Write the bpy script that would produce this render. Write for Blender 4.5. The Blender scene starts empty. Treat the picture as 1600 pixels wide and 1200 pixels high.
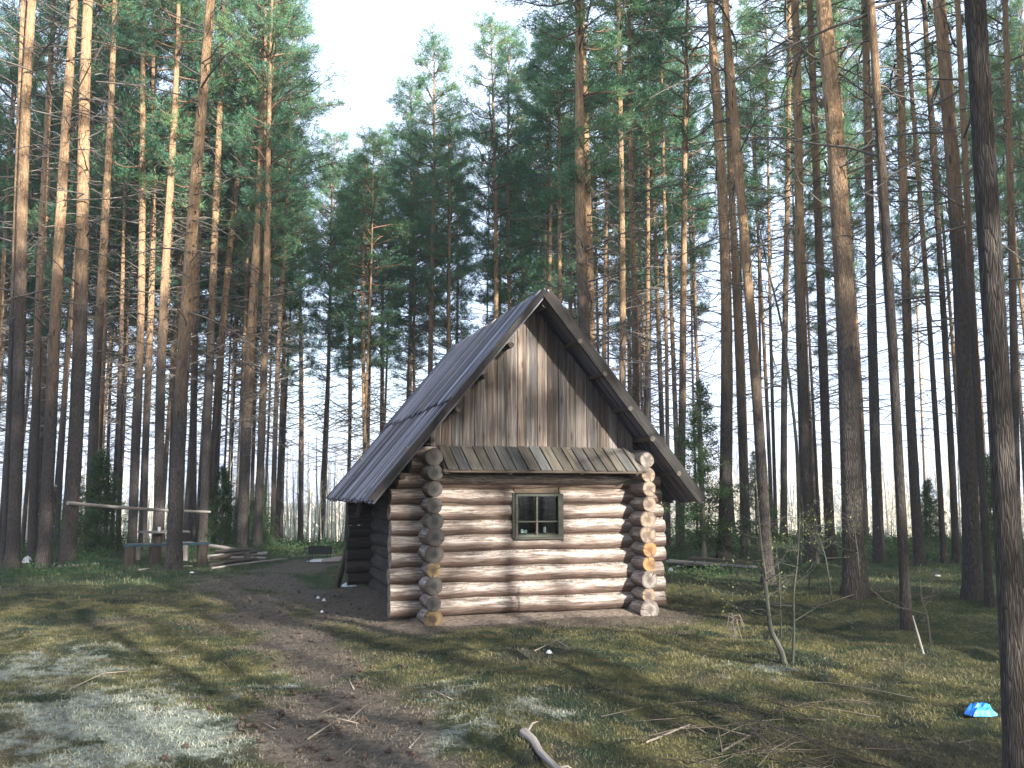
import bpy, math, random
import numpy as np
from mathutils import Vector, Matrix
R = math.radians
scene = bpy.context.scene
col = scene.collection

# ------------------------------------------------------------------ camera
F_PX, PITCH, CAM_H = 1391.6, 0.1216, 1.6
cam_d = bpy.data.cameras.new('camera'); cam = bpy.data.objects.new('camera', cam_d); col.objects.link(cam)
cam_d.sensor_width = 36.0; cam_d.lens = 36.0*F_PX/1600.0
cam_d.clip_start = 0.05; cam_d.clip_end = 3000
cam.location = (0, 0, CAM_H); cam.rotation_euler = (math.pi/2+PITCH, 0, 0)
scene.camera = cam

# ------------------------------------------------------------------ world and sun
SUN_AZ, SUN_EL = 143.0, 20.0          # clockwise from +Y, degrees
w = bpy.data.worlds.new('World'); scene.world = w; w.use_nodes = True
nt = w.node_tree; nt.nodes.clear()
o_ = nt.nodes.new('ShaderNodeOutputWorld'); bg = nt.nodes.new('ShaderNodeBackground'); sk = nt.nodes.new('ShaderNodeTexSky')
sk.sky_type = 'NISHITA'; sk.sun_disc = False
sk.sun_elevation = R(SUN_EL); sk.sun_rotation = R(SUN_AZ)
sk.air_density = 1.0; sk.dust_density = 4.0; sk.ozone_density = 1.0
bg.inputs['Strength'].default_value = 0.15
# thin bright cloud veil over the blue
tcw = nt.nodes.new('ShaderNodeTexCoord'); cn = nt.nodes.new('ShaderNodeTexNoise'); cn.inputs['Scale'].default_value = 2.2; cn.inputs['Detail'].default_value = 5
mp = nt.nodes.new('ShaderNodeMapping'); mp.inputs['Scale'].default_value = (1, 1, 2.5); mp.inputs['Location'].default_value = (.7, .2, .4)
nt.links.new(tcw.outputs['Generated'], mp.inputs['Vector']); nt.links.new(mp.outputs[0], cn.inputs['Vector'])
cr_ = nt.nodes.new('ShaderNodeMapRange'); cr_.inputs['From Min'].default_value = .40; cr_.inputs['From Max'].default_value = .62; cr_.inputs['To Min'].default_value = .45; cr_.inputs['To Max'].default_value = .95
nt.links.new(cn.outputs['Fac'], cr_.inputs['Value'])
mxw = nt.nodes.new('ShaderNodeMix'); mxw.data_type = 'RGBA'; mxw.inputs[7].default_value = (2.7, 3.2, 4.2, 1)
nt.links.new(cr_.outputs[0], mxw.inputs[0]); nt.links.new(sk.outputs[0], mxw.inputs[6]); nt.links.new(mxw.outputs[2], bg.inputs[0]); nt.links.new(bg.outputs[0], o_.inputs[0])
sd = bpy.data.lights.new('sun', 'SUN'); so = bpy.data.objects.new('sun', sd); col.objects.link(so)
sd.energy = 5.0; sd.angle = R(0.5); sd.color = (1.0, 0.94, 0.85)
TOSUN = Vector((math.sin(R(SUN_AZ))*math.cos(R(SUN_EL)), math.cos(R(SUN_AZ))*math.cos(R(SUN_EL)), math.sin(R(SUN_EL))))
so.rotation_euler = TOSUN.to_track_quat('Z', 'Y').to_euler(); so.location = (20, -25, 20)

scene.render.engine = 'CYCLES'
vs = scene.view_settings
vs.view_transform = 'Standard'; vs.look = 'None'; vs.exposure = 1.9; vs.gamma = 1.0; vs.use_curve_mapping = False
scene.cycles.max_bounces = 5; scene.cycles.diffuse_bounces = 3; scene.cycles.glossy_bounces = 2
scene.cycles.transparent_max_bounces = 8

# ------------------------------------------------------------------ helpers
def vnoise(x, y, seed=0):
    xi = np.floor(x).astype(np.int64); yi = np.floor(y).astype(np.int64); fx = x-xi; fy = y-yi
    fx = fx*fx*(3-2*fx); fy = fy*fy*(3-2*fy)
    def h(a, b):
        n = (a*374761393 + b*668265263 + seed*1442695041) & 0xffffffff
        n = ((n ^ (n >> 13))*1274126177) & 0xffffffff
        return ((n ^ (n >> 16)) & 0xffff)/65535.0
    return (h(xi, yi)*(1-fx)+h(xi+1, yi)*fx)*(1-fy)+(h(xi, yi+1)*(1-fx)+h(xi+1, yi+1)*fx)*fy
def fbm(x, y, seed=0, oct=4):
    s = 0; a = .5
    for i in range(oct):
        s = s+a*vnoise(x*2**i, y*2**i, seed+i*17); a *= .5
    return s/(1-.5**oct)
def sstep(a, b, x):
    t = np.clip((x-a)/(b-a), 0, 1); return t*t*(3-2*t)

CO = np.array([-1.0592, 11.1961]); CY = 0.3085; CW = 2.8272; CD = 3.95
CU = np.array([math.cos(CY), math.sin(CY)]); CV = np.array([-math.sin(CY), math.cos(CY)])
def cab_dist(x, y, pad=0.0):
    u = (x-CO[0])*CU[0]+(y-CO[1])*CU[1]; v = (x-CO[0])*CV[0]+(y-CO[1])*CV[1]
    du = np.maximum(np.maximum(-u, u-CW), 0); dv = np.maximum(np.maximum(-v, v-CD), 0)
    return np.hypot(du, dv)
def ground_h(x, y):
    x = np.asarray(x, float); y = np.asarray(y, float)
    d = np.hypot(x, y)
    cd = cab_dist(x, y)
    bump = (fbm(x*.35+3, y*.35+7, 5, 3)-.5)*.30+(fbm(x*1.6, y*1.6, 9, 3)-.5)*.16+(fbm(x*4.0, y*4.0, 19, 2)-.5)*.05
    bump = bump*sstep(.2, 2.2, cd)*sstep(1.0, 3.5, d)
    right = .18*sstep(3.0, 9.0, x)*sstep(6, 14, y)
    mound = .09*np.exp(-(cd/.5)**2)
    t = d-27.0
    dip = -0.060*np.where(t > 0, t*t/(t+4.0+1e-9), 0)
    dip = np.maximum(dip, -3.6-.0*d)
    hill = 0
    return bump+right+mound+dip+hill
def px_ray(px, py):
    a = (px-800)/F_PX; b = (600-py)/F_PX
    c, s = math.cos(PITCH), math.sin(PITCH)
    return np.array([a, c-b*s, s+b*c])
def G(px, py, dz=0.0):
    d = px_ray(px, py); t = 5.0
    if d[2] > -0.02: d[2] = -0.02
    for i in range(60):
        p = d*t; z = float(ground_h(p[0], p[1]))+dz
        tn = (z-CAM_H)/d[2]
        t = t*.6+tn*.4
    p = d*t
    return np.array([p[0], p[1], float(ground_h(p[0], p[1]))])
def at(px, py, Y):
    d = px_ray(px, py); return np.array([0, 0, CAM_H])+d*(Y/d[1])

class MB:
    def __init__(s): s.v = []; s.f = []; s.m = []; s.t = []; s.c = []; s.n = 0; s.sm = []
    def add(s, v, f, m=0, tint=.5, tc=None, smooth=False):
        v = np.asarray(v, float).reshape(-1, 3)
        if tc is None: tc = v
        s.v.append(v); s.c.append(np.asarray(tc, float).reshape(-1, 3))
        s.t.append(np.full(len(v), tint) if np.isscalar(tint) else np.asarray(tint, float))
        for k, q in enumerate(f):
            s.f.append([i+s.n for i in q]); s.m.append(m if np.isscalar(m) else m[k]); s.sm.append(smooth)
        s.n += len(v)
    def box(s, c, size, rot=None, m=0, tint=.5, off=None, taper=0, jit=0, rng=random):
        hx, hy, hz = [q/2 for q in size]
        l = np.array([(x, y, z) for x in (-hx, hx) for y in (-hy, hy) for z in (-hz, hz)])
        if jit: l = l+np.array([[rng.uniform(-jit, jit) for _ in range(3)] for _ in range(8)])
        off = np.array([rng.uniform(0, 50) for _ in range(3)]) if off is None else off
        M = np.eye(3) if rot is None else np.asarray(rot)
        v = l@M.T+np.asarray(c)
        s.add(v, [(0, 1, 3, 2), (4, 6, 7, 5), (0, 4, 5, 1), (2, 3, 7, 6), (0, 2, 6, 4), (1, 5, 7, 3)], m, tint, l+off)
    def beam(s, a, b, wd, th, up=(0, 0, 1), **k):
        a = np.asarray(a, float); b = np.asarray(b, float); x = b-a; L = np.linalg.norm(x); x /= L
        y = np.cross(up, x); y /= np.linalg.norm(y); z = np.cross(x, y)
        s.box((a+b)/2, (L, wd, th), np.array([x, y, z]).T, **k)
    def tube(s, pts, rad, sides=8, m=0, tint=.5, cap=True, mcap=None, off=(0, 0, 0), smooth=True, rj=0, rng=random, tcs=1.0):
        pts = np.asarray(pts, float); n = len(pts); rad = np.full(n, rad) if np.isscalar(rad) else np.asarray(rad, float)
        d = np.gradient(pts, axis=0); d /= np.linalg.norm(d, axis=1)[:, None]+1e-12
        ref = np.array([0, 0, 1.0]) if abs(d[0][2]) < .9 else np.array([1.0, 0, 0])
        L = 0; V = []; T = []
        y = np.cross(ref, d[0]); y /= np.linalg.norm(y)
        for i in range(n):
            y = y-d[i]*np.dot(y, d[i]); y /= np.linalg.norm(y)+1e-12; z = np.cross(d[i], y)
            if i: L += np.linalg.norm(pts[i]-pts[i-1])
            for k in range(sides):
                a = 2*math.pi*k/sides; rr = rad[i]*(1+(rng.uniform(-rj, rj) if rj else 0))
                V.append(pts[i]+y*math.cos(a)*rr+z*math.sin(a)*rr)
                T.append((L*tcs+off[0], math.cos(a)*rad[i]+off[1], math.sin(a)*rad[i]+off[2]))
        fs = [(i*sides+k, i*sides+(k+1) % sides, (i+1)*sides+(k+1) % sides, (i+1)*sides+k) for i in range(n-1) for k in range(sides)]
        s.add(V, fs, m, tint, T, smooth)
        if cap:
            mc = m if mcap is None else mcap
            for e, o in ((0, 1), (n-1, 0)):
                vv = V[e*sides:(e+1)*sides]; tt = [(e*7.3+off[0], q[1]-off[1], q[2]-off[2]) for q in T[e*sides:(e+1)*sides]]
                idx = list(range(sides)); idx = idx[::-1] if o else idx
                s.add(vv, [idx], mc, tint, tt, False)
    def tris(s, V, m=0, tint=None, tc=None):
        """V: (N,3,3)"""
        V = np.asarray(V, float); N = len(V)
        s.v.append(V.reshape(-1, 3)); s.c.append(V.reshape(-1, 3) if tc is None else tc)
        s.t.append(np.repeat(tint if tint is not None else np.full(N, .5), 3))
        b = s.n+np.arange(N*3).reshape(-1, 3)
        s.f.extend(b.tolist()); s.m.extend([m]*N); s.sm.extend([False]*N); s.n += N*3
    def mesh(s, name, mats):
        me = bpy.data.meshes.new(name)
        V = np.concatenate(s.v); me.from_pydata(V.tolist(), [], s.f)
        a = me.attributes.new('tint', 'FLOAT', 'POINT'); a.data.foreach_set('value', np.concatenate(s.t).astype(np.float32))
        a = me.attributes.new('tc', 'FLOAT_VECTOR', 'POINT'); a.data.foreach_set('vector', np.concatenate(s.c).astype(np.float32).ravel())
        for m in (mats if isinstance(mats, (list, tuple)) else [mats]): me.materials.append(m)
        me.polygons.foreach_set('material_index', np.array(s.m, dtype=np.int32))
        me.polygons.foreach_set('use_smooth', np.array(s.sm, dtype=bool))
        me.update(); return me
    def build(s, name, mats, parent=None, loc=(0, 0, 0), rot=(0, 0, 0)):
        return link(name, s.mesh(name, mats), parent, loc, rot)
def link(name, me, parent=None, loc=(0, 0, 0), rot=(0, 0, 0), scale=(1, 1, 1)):
    o = bpy.data.objects.new(name, me); col.objects.link(o); o.parent = parent
    o.location = loc; o.rotation_euler = rot; o.scale = scale; return o
def tag(o, label=None, cat=None, group=None, kind=None):
    if label: o['label'] = label
    if cat: o['category'] = cat
    if group: o['group'] = group
    if kind: o['kind'] = kind
    return o
def thing(name, label, cat, loc=(0, 0, 0), rot=(0, 0, 0), group=None):
    return tag(link(name, None, None, loc, rot), label, cat, group)
def rotm(ax, ang):
    return np.array(Matrix.Rotation(ang, 3, ax))

# ------------------------------------------------------------------ materials
def newmat(name):
    m = bpy.data.materials.new(name); m.use_nodes = True; n = m.node_tree
    return m, n, n.nodes['Principled BSDF']
def N(n, t, **k):
    x = n.nodes.new(t)
    for a, b in k.items():
        if a in x.inputs.keys(): x.inputs[a].default_value = b
        else: setattr(x, a, b)
    return x
def attr(n, name, typ='Fac'):
    a = n.nodes.new('ShaderNodeAttribute'); a.attribute_name = name; return a.outputs[typ]
def mapv(n, vec, scale, loc=(0, 0, 0)):
    m = n.nodes.new('ShaderNodeMapping'); m.inputs['Scale'].default_value = scale; m.inputs['Location'].default_value = loc
    n.links.new(vec, m.inputs['Vector']); return m.outputs[0]
def noise(n, vec, scale=1, detail=4, rough=.55, dist=0):
    x = n.nodes.new('ShaderNodeTexNoise'); x.inputs['Scale'].default_value = scale; x.inputs['Detail'].default_value = detail
    x.inputs['Roughness'].default_value = rough; x.inputs['Distortion'].default_value = dist
    n.links.new(vec, x.inputs['Vector']); return x.outputs['Fac']
def ramp(n, fac, stops):
    x = n.nodes.new('ShaderNodeValToRGB'); e = x.color_ramp.elements
    while len(e) < len(stops): e.new(.5)
    for q, (p, c) in zip(e, stops): q.position = p; q.color = (*c, 1) if len(c) == 3 else c
    n.links.new(fac, x.inputs[0]); return x.outputs[0]
def sramp(n, fac, a, b):
    x = n.nodes.new('ShaderNodeMapRange'); x.interpolation_type = 'SMOOTHSTEP'
    x.inputs['From Min'].default_value = a; x.inputs['From Max'].default_value = b
    n.links.new(fac, x.inputs['Value']); return x.outputs[0]
def mix(n, f, a, b, bt='MIX'):
    x = n.nodes.new('ShaderNodeMix'); x.data_type = 'RGBA'; x.blend_type = bt
    for s_, v in ((0, f), (6, a), (7, b)):
        if isinstance(v, (int, float)): x.inputs[s_].default_value = v
        elif isinstance(v, tuple): x.inputs[s_].default_value = (*v, 1) if len(v) == 3 else v
        else: n.links.new(v, x.inputs[s_])
    return x.outputs[2]
def math_(n, op, a, b=None):
    x = n.nodes.new('ShaderNodeMath'); x.operation = op
    for i, v in enumerate((a, b)):
        if v is None: continue
        if isinstance(v, (int, float)): x.inputs[i].default_value = v
        else: n.links.new(v, x.inputs[i])
    return x.outputs[0]
def bump(n, h, p, strength=.5, dist=.01):
    b = n.nodes.new('ShaderNodeBump'); b.inputs['Strength'].default_value = strength; b.inputs['Distance'].default_value = dist
    n.links.new(h, b.inputs['Height']); n.links.new(b.outputs[0], p.inputs['Normal'])

HUES = {'gable_board', 'canopy_board', 'roof_board'}
def wood(name, cols, rough=.85, grain=(2.0, 45, 45), knots=True, tintamt=.5, stain=(.08, .06, .05), stainamt=.5, bs=.6, under=None, spec=.2, cracks=False):
    m, n, p = newmat(name); tc = attr(n, 'tc', 'Vector'); t = attr(n, 'tint')
    g = noise(n, mapv(n, tc, grain), 1, 6, .62, .6)
    c = ramp(n, g, [(.28, cols[0]), (.5, cols[1]), (.72, cols[2])])
    big = noise(n, mapv(n, tc, (1.3, 5, 5), (3, 4, 5)), 1, 4, .6)
    c = mix(n, math_(n, 'MULTIPLY', sramp(n, big, .48, .72), stainamt), c, stain)
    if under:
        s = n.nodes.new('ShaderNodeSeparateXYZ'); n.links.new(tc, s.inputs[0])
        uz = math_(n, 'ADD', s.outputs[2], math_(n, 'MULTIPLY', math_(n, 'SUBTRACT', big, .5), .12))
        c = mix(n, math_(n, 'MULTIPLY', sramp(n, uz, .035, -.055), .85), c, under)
    if cracks:
        ck = noise(n, mapv(n, tc, (1.1, 26, 26), (9, 1, 2)), 1, 3, .5, .3)
        cf = math_(n, 'SUBTRACT', 1.0, sramp(n, math_(n, 'ABSOLUTE', math_(n, 'SUBTRACT', ck, .5)), .0, .022))
        pt = noise(n, mapv(n, tc, (7, 14, 14), (2, 8, 1)), 1, 5, .7)
        c = mix(n, math_(n, 'MULTIPLY', sramp(n, pt, .52, .68), .6), c, (.15, .105, .085))
        c = mix(n, math_(n, 'MULTIPLY', cf, .75), c, (.03, .02, .016))
    br = n.nodes.new('ShaderNodeMapRange'); n.links.new(t, br.inputs[0]); br.inputs[3].default_value = 1-tintamt; br.inputs[4].default_value = 1+tintamt
    if name in HUES:
        fr = math_(n, 'FRACT', math_(n, 'MULTIPLY', t, 9.37)); w1, w2 = ((1.10, .95, .84), (.86, .92, 1.0)) if name == 'gable_board' else ((1.12, 1.0, .86), (.92, .97, 1.08))
        c = mix(n, 1.0, c, mix(n, fr, w1, w2), 'MULTIPLY')
        kn = n.nodes.new('ShaderNodeTexVoronoi'); kn.inputs['Scale'].default_value = 1; n.links.new(mapv(n, tc, (2.2, 9, 9), (4, 2, 3)), kn.inputs['Vector'])
        c = mix(n, math_(n, 'MULTIPLY', sramp(n, kn.outputs['Distance'], .17, .09), .75), c, (.03, .02, .015))
    cc = n.nodes.new('ShaderNodeVectorMath'); cc.operation = 'SCALE'; n.links.new(c, cc.inputs[0]); n.links.new(br.outputs[0], cc.inputs['Scale'])
    n.links.new(cc.outputs[0], p.inputs['Base Color']); p.inputs['Roughness'].default_value = rough
    p.inputs['Specular IOR Level'].default_value = spec
    bump(n, g, p, bs, .012); return m

M = {}
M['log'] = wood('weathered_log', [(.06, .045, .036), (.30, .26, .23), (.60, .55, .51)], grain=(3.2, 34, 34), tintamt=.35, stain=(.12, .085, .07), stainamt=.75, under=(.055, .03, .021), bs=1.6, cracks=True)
M['old_log'] = wood('soot_dark_log', [(.012, .010, .008), (.03, .025, .02), (.06, .05, .04)], grain=(2.2, 30, 30), tintamt=.3, bs=1.0)  # darkened log wood: shade of left and back walls painted into its colour
M['gable'] = wood('gable_board', [(.026, .022, .019), (.10, .088, .078), (.235, .208, .182)], grain=(1.3, 26, 26), tintamt=.55, stain=(.085, .08, .085), stainamt=.75, bs=1.0)
M['roof'] = wood('roof_board', [(.032, .032, .04), (.12, .12, .145), (.30, .30, .355)], grain=(.8, 22, 22), tintamt=.75, stain=(.04, .045, .04), stainamt=.6, rough=.62, spec=.5)
M['canopy'] = wood('canopy_board', [(.022, .021, .02), (.058, .056, .05), (.12, .11, .088)], grain=(2, 30, 30), tintamt=.55, stain=(.05, .05, .04), stainamt=.5, rough=.7, spec=.4)
M['dark_wood'] = wood('dark_rough_wood', [(.03, .024, .018), (.07, .055, .042), (.12, .1, .08)], tintamt=.3)
M['black_wood'] = wood('tarred_board', [(.008, .008, .008), (.022, .021, .02), (.05, .048, .045)], tintamt=.3)
M['grey_wood'] = wood('grey_weathered_wood', [(.09, .08, .07), (.2, .18, .16), (.33, .3, .27)], tintamt=.3)
M['pale_wood'] = wood('pale_wood', [(.25, .2, .15), (.42, .35, .27), (.55, .48, .4)], tintamt=.3, stainamt=.2)
M['bench_paint'] = wood('worn_blue_green_paint', [(.02, .045, .055), (.03, .07, .09), (.06, .11, .13)], tintamt=.2, rough=.6)
M['frame'] = wood('faded_green_frame', [(.018, .021, .017), (.035, .039, .031), (.065, .067, .054)], tintamt=.2, rough=.7)
M['stick'] = wood('dry_stick', [(.09, .07, .055), (.19, .155, .125), (.34, .29, .24)], tintamt=.4)
M['dark_twig'] = wood('dark_twig', [(.035, .028, .016), (.07, .058, .048), (.12, .1, .085)], tintamt=.4)

def logend(name, a, b, crack=(.06, .045, .035)):
    m, n, p = newmat(name); tc = attr(n, 'tc', 'Vector'); t = attr(n, 'tint')
    s = n.nodes.new('ShaderNodeSeparateXYZ'); n.links.new(tc, s.inputs[0])
    cx = n.nodes.new('ShaderNodeCombineXYZ'); n.links.new(s.outputs[1], cx.inputs[0]); n.links.new(s.outputs[2], cx.inputs[1])
    wv = n.nodes.new('ShaderNodeTexWave'); wv.wave_type = 'RINGS'; wv.rings_direction = 'SPHERICAL'; wv.inputs['Scale'].default_value = 26
    wv.inputs['Distortion'].default_value = 2.5; wv.inputs['Detail'].default_value = 3; n.links.new(cx.outputs[0], wv.inputs['Vector'])
    oi = n.nodes.new('ShaderNodeObjectInfo')
    ad = n.nodes.new('ShaderNodeVectorMath'); ad.operation = 'ADD'; n.links.new(tc, ad.inputs[0]); n.links.new(oi.outputs['Location'], ad.inputs[1])
    ns = noise(n, mapv(n, ad.outputs[0], (11, 11, 11)), 1, 5, .7)
    c = mix(n, wv.outputs['Fac'], a, b)
    ln = n.nodes.new('ShaderNodeVectorMath'); ln.operation = 'LENGTH'; n.links.new(cx.outputs[0], ln.inputs[0])
    c = mix(n, sramp(n, ln.outputs['Value'], .07, .015), c, tuple(q*.55 for q in a))
    c = mix(n, math_(n, 'MULTIPLY', sramp(n, ln.outputs['Value'], .08, .10), .5), c, (.05, .035, .025))
    ang = n.nodes.new('ShaderNodeMath'); ang.operation = 'ARCTAN2'; n.links.new(s.outputs[1], ang.inputs[0]); n.links.new(s.outputs[2], ang.inputs[1])
    oi0 = n.nodes.new('ShaderNodeObjectInfo'); sn = math_(n, 'COSINE', math_(n, 'ADD', math_(n, 'MULTIPLY', ang.outputs[0], 1.5), math_(n, 'MULTIPLY', oi0.outputs['Random'], 6.3)))
    c = mix(n, math_(n, 'MULTIPLY', sramp(n, sn, .985, .998), .9), c, (.012, .009, .007))
    c = mix(n, math_(n, 'MULTIPLY', sramp(n, ns, .47, .64), .85), c, crack)
    n.links.new(c, p.inputs['Base Color']); p.inputs['Roughness'].default_value = .85; bump(n, ns, p, .6, .01); return m
M['end_grey'] = logend('grey_log_end', (.045, .045, .042), (.11, .105, .095))
M['end_yellow'] = logend('yellow_log_end', (.17, .115, .05), (.28, .2, .10))
M['end_warm'] = logend('warm_log_end', (.15, .105, .075), (.25, .19, .14))
M['end_orange'] = logend('orange_log_end', (.22, .105, .035), (.32, .17, .07))
M['end_pale'] = logend('pale_log_end', (.14, .125, .11), (.23, .205, .18))

def plain(name, c, rough=.6, nz=.25, sc=8, metal=0):
    m, n, p = newmat(name); tc = attr(n, 'tc', 'Vector'); g = noise(n, tc, sc, 5, .6)
    n.links.new(mix(n, g, tuple(x*(1-nz) for x in c), tuple(min(1, x*(1+nz)) for x in c)), p.inputs['Base Color'])
    p.inputs['Roughness'].default_value = rough; p.inputs['Metallic'].default_value = metal; bump(n, g, p, .3, .01); return m
M['moss_caulk'] = plain('moss_caulking', (.06, .045, .03), .95, .5, 40)
M['plastic_white'] = plain('white_plastic', (.48, .50, .53), .35, .1)
M['plastic_blue'] = plain('blue_plastic', (.02, .20, .66), .55, .3)
M['plastic_teal'] = plain('teal_plastic', (.12, .42, .40), .35, .2)
M['iron'] = plain('sooty_iron', (.018, .016, .015), .7, .4, 20, .3)
M['ash'] = plain('ash', (.45, .44, .42), .95, .3, 20)
M['cone'] = plain('pine_cone', (.05, .035, .025), .9, .4, 60)
m, n, p = newmat('window_glass'); M['glass'] = m
p.inputs['Base Color'].default_value = (.45, .55, .52, 1); p.inputs['Roughness'].default_value = .03; p.inputs['Transmission Weight'].default_value = 1; p.inputs['IOR'].default_value = 1.25

# bark : grey furrowed plates low down, thin orange bark higher up the pine
def barkmat(name, low, lowd, up, upd, z0, z1):
    m, n, p = newmat(name); tc = attr(n, 'tc', 'Vector')
    oi = n.nodes.new('ShaderNodeObjectInfo')
    rv = n.nodes.new('ShaderNodeCombineXYZ'); n.links.new(math_(n, 'MULTIPLY', oi.outputs['Random'], 30), rv.inputs[1])
    ad = n.nodes.new('ShaderNodeVectorMath'); ad.operation = 'ADD'; n.links.new(tc, ad.inputs[0]); n.links.new(rv.outputs[0], ad.inputs[1]); v = ad.outputs[0]
    vo = n.nodes.new('ShaderNodeTexVoronoi'); vo.feature = 'DISTANCE_TO_EDGE'; vo.inputs['Scale'].default_value = 1
    nv = n.nodes.new('ShaderNodeTexNoise'); nv.inputs['Scale'].default_value = 3; n.links.new(v, nv.inputs['Vector'])
    wp = mix(n, .45, mapv(n, v, (8, 40, 40)), nv.outputs['Color'], 'ADD')
    n.links.new(wp, vo.inputs['Vector'])
    cr = sramp(n, vo.outputs['Distance'], -.1, .3)
    g = noise(n, mapv(n, v, (5, 22, 22)), 1, 5, .65)
    big = noise(n, mapv(n, v, (.9, 3, 3)), 1, 4, .6)
    lo = mix(n, cr, lowd, mix(n, g, tuple(x*.75 for x in low), tuple(x*1.3 for x in low)))
    hi = mix(n, sramp(n, g, .35, .65), upd, up)
    s = n.nodes.new('ShaderNodeSeparateXYZ'); n.links.new(tc, s.inputs[0])
    hz = math_(n, 'ADD', s.outputs[0], math_(n, 'MULTIPLY', math_(n, 'SUBTRACT', big, .5), 5))
    hz = math_(n, 'ADD', hz, math_(n, 'MULTIPLY', math_(n, 'SUBTRACT', oi.outputs['Random'], .5), 3))
    f = sramp(n, hz, z0, z1)
    c = mix(n, f, lo, hi)
    kn = n.nodes.new('ShaderNodeTexVoronoi'); kn.inputs['Scale'].default_value = 1; n.links.new(mapv(n, v, (1.6, 5, 5), (1, 2, 3)), kn.inputs['Vector'])
    c = mix(n, math_(n, 'MULTIPLY', sramp(n, kn.outputs['Distance'], .16, .10), .7), c, (.03, .022, .018))
    c = mix(n, math_(n, 'MULTIPLY', sramp(n, big, .55, .75), .18), c, (.10, .11, .08))
    n.links.new(c, p.inputs['Base Color']); p.inputs['Roughness'].default_value = .9; p.inputs['Specular IOR Level'].default_value = .15
    bump(n, math_(n, 'ADD', cr, g), p, .9, .02); return m
M['bark'] = barkmat('pine_bark', (.085, .074, .066), (.036, .032, .029), (.50, .33, .19), (.30, .19, .11), 3.5, 9.0)
M['limb'] = wood('pine_limb', [(.08, .05, .035), (.18, .11, .07), (.28, .18, .11)], tintamt=.3)
M['dead'] = wood('dead_branch', [(.06, .052, .045), (.13, .115, .1), (.22, .2, .175)], tintamt=.3)
M['sapling_bark'] = wood('sapling_bark', [(.025, .026, .022), (.05, .052, .043), (.10, .10, .08)], tintamt=.3)
M['pale_stem'] = wood('pale_bare_stem', [(.42, .40, .34), (.56, .53, .45), (.70, .67, .58)], tintamt=.4)

def leafmat(name, c0, c1, c2, trans=.42, rough=.6):
    m, n, p = newmat(name); t = attr(n, 'tint'); oi = n.nodes.new('ShaderNodeObjectInfo')
    f = math_(n, 'ADD', math_(n, 'MULTIPLY', t, .8), math_(n, 'MULTIPLY', oi.outputs['Random'], .2))
    c = ramp(n, f, [(.1, c0), (.5, c1), (.9, c2)])
    n.links.new(c, p.inputs['Base Color']); p.inputs['Roughness'].default_value = rough; p.inputs['Specular IOR Level'].default_value = .25
    tr = n.nodes.new('ShaderNodeBsdfTranslucent'); n.links.new(mix(n, .5, c, (.10, .16, .03)), tr.inputs[0])
    ms = n.nodes.new('ShaderNodeMixShader'); ms.inputs[0].default_value = trans
    n.links.new(p.outputs[0], ms.inputs[1]); n.links.new(tr.outputs[0], ms.inputs[2])
    n.links.new(ms.outputs[0], n.nodes['Material Output'].inputs[0]); return m
M['needles'] = leafmat('pine_needles', (.05, .14, .105), (.105, .245, .15), (.23, .37, .14))
M['spruce'] = leafmat('spruce_needles', (.02, .045, .02), (.04, .085, .03), (.07, .13, .04))
M['bilberry'] = leafmat('undergrowth_leaves', (.018, .045, .02), (.035, .08, .03), (.08, .13, .045))
M['bud'] = leafmat('spring_buds', (.14, .17, .04), (.22, .26, .07), (.32, .36, .12))

# ground colour shared by the soil sheet and the moss and grass standing on it
def ground_color(n):
    geo = n.nodes.new('ShaderNodeNewGeometry'); P = geo.outputs['Position']
    n1 = noise(n, P, .55, 5, .6, .4); n2 = noise(n, P, 2.6, 6, .65, .3); n3 = noise(n, P, 17, 5, .7)
    n4 = noise(n, mapv(n, P, (1, 1, 1), (13, 7, 3)), 1.3, 5, .6, .5)
    moss = mix(n, sramp(n, n2, .35, .62), (.034, .044, .022), (.115, .105, .040))
    moss = mix(n, sramp(n, n4, .5, .62), moss, (.018, .030, .018))
    moss = mix(n, math_(n, 'MULTIPLY', sramp(n, n1, .5, .66), .8), moss, (.075, .062, .045))
    lich = attr(n, 'lichen'); path = attr(n, 'path'); sand = attr(n, 'sand'); green = attr(n, 'green')
    moss = mix(n, math_(n, 'MULTIPLY', green, .8), moss, mix(n, n3, (.022, .05, .024), (.05, .085, .035)))
    n5 = noise(n, mapv(n, P, (1, 1, 1), (31, 17, 3)), 5.5, 5, .75, .6)
    lf = math_(n, 'ADD', lich, math_(n, 'MULTIPLY', math_(n, 'SUBTRACT', math_(n, 'ADD', math_(n, 'MULTIPLY', n2, .5), math_(n, 'MULTIPLY', n5, .5)), .5), 2.6))
    c = mix(n, sramp(n, lf, .38, .72), moss, mix(n, n3, (.13, .15, .12), (.30, .33, .29)))
    pf = math_(n, 'ADD', path, math_(n, 'MULTIPLY', math_(n, 'SUBTRACT', n2, .5), .9))
    c = mix(n, math_(n, 'MULTIPLY', sramp(n, pf, .3, .75), .92), c, mix(n, n3, (.06, .048, .038), (.18, .145, .118)))
    sf = math_(n, 'ADD', sand, math_(n, 'MULTIPLY', math_(n, 'SUBTRACT', n2, .5), .8))
    c = mix(n, sramp(n, sf, .35, .7), c, mix(n, n3, (.17, .13, .10), (.36, .30, .25)))
    c = mix(n, math_(n, 'MULTIPLY', sramp(n, n3, .55, .36), .55), c, (.03, .026, .02))
    return c, n2, n3, P
m, n, p = newmat('forest_floor'); M['ground'] = m
c, n2, n3, P = ground_color(n)
n.links.new(c, p.inputs['Base Color']); p.inputs['Roughness'].default_value = .95; p.inputs['Specular IOR Level'].default_value = .1
hh = math_(n, 'ADD', math_(n, 'MULTIPLY', n3, .6), noise(n, P, 60, 4, .7)); bump(n, hh, p, 1.0, .03)
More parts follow.
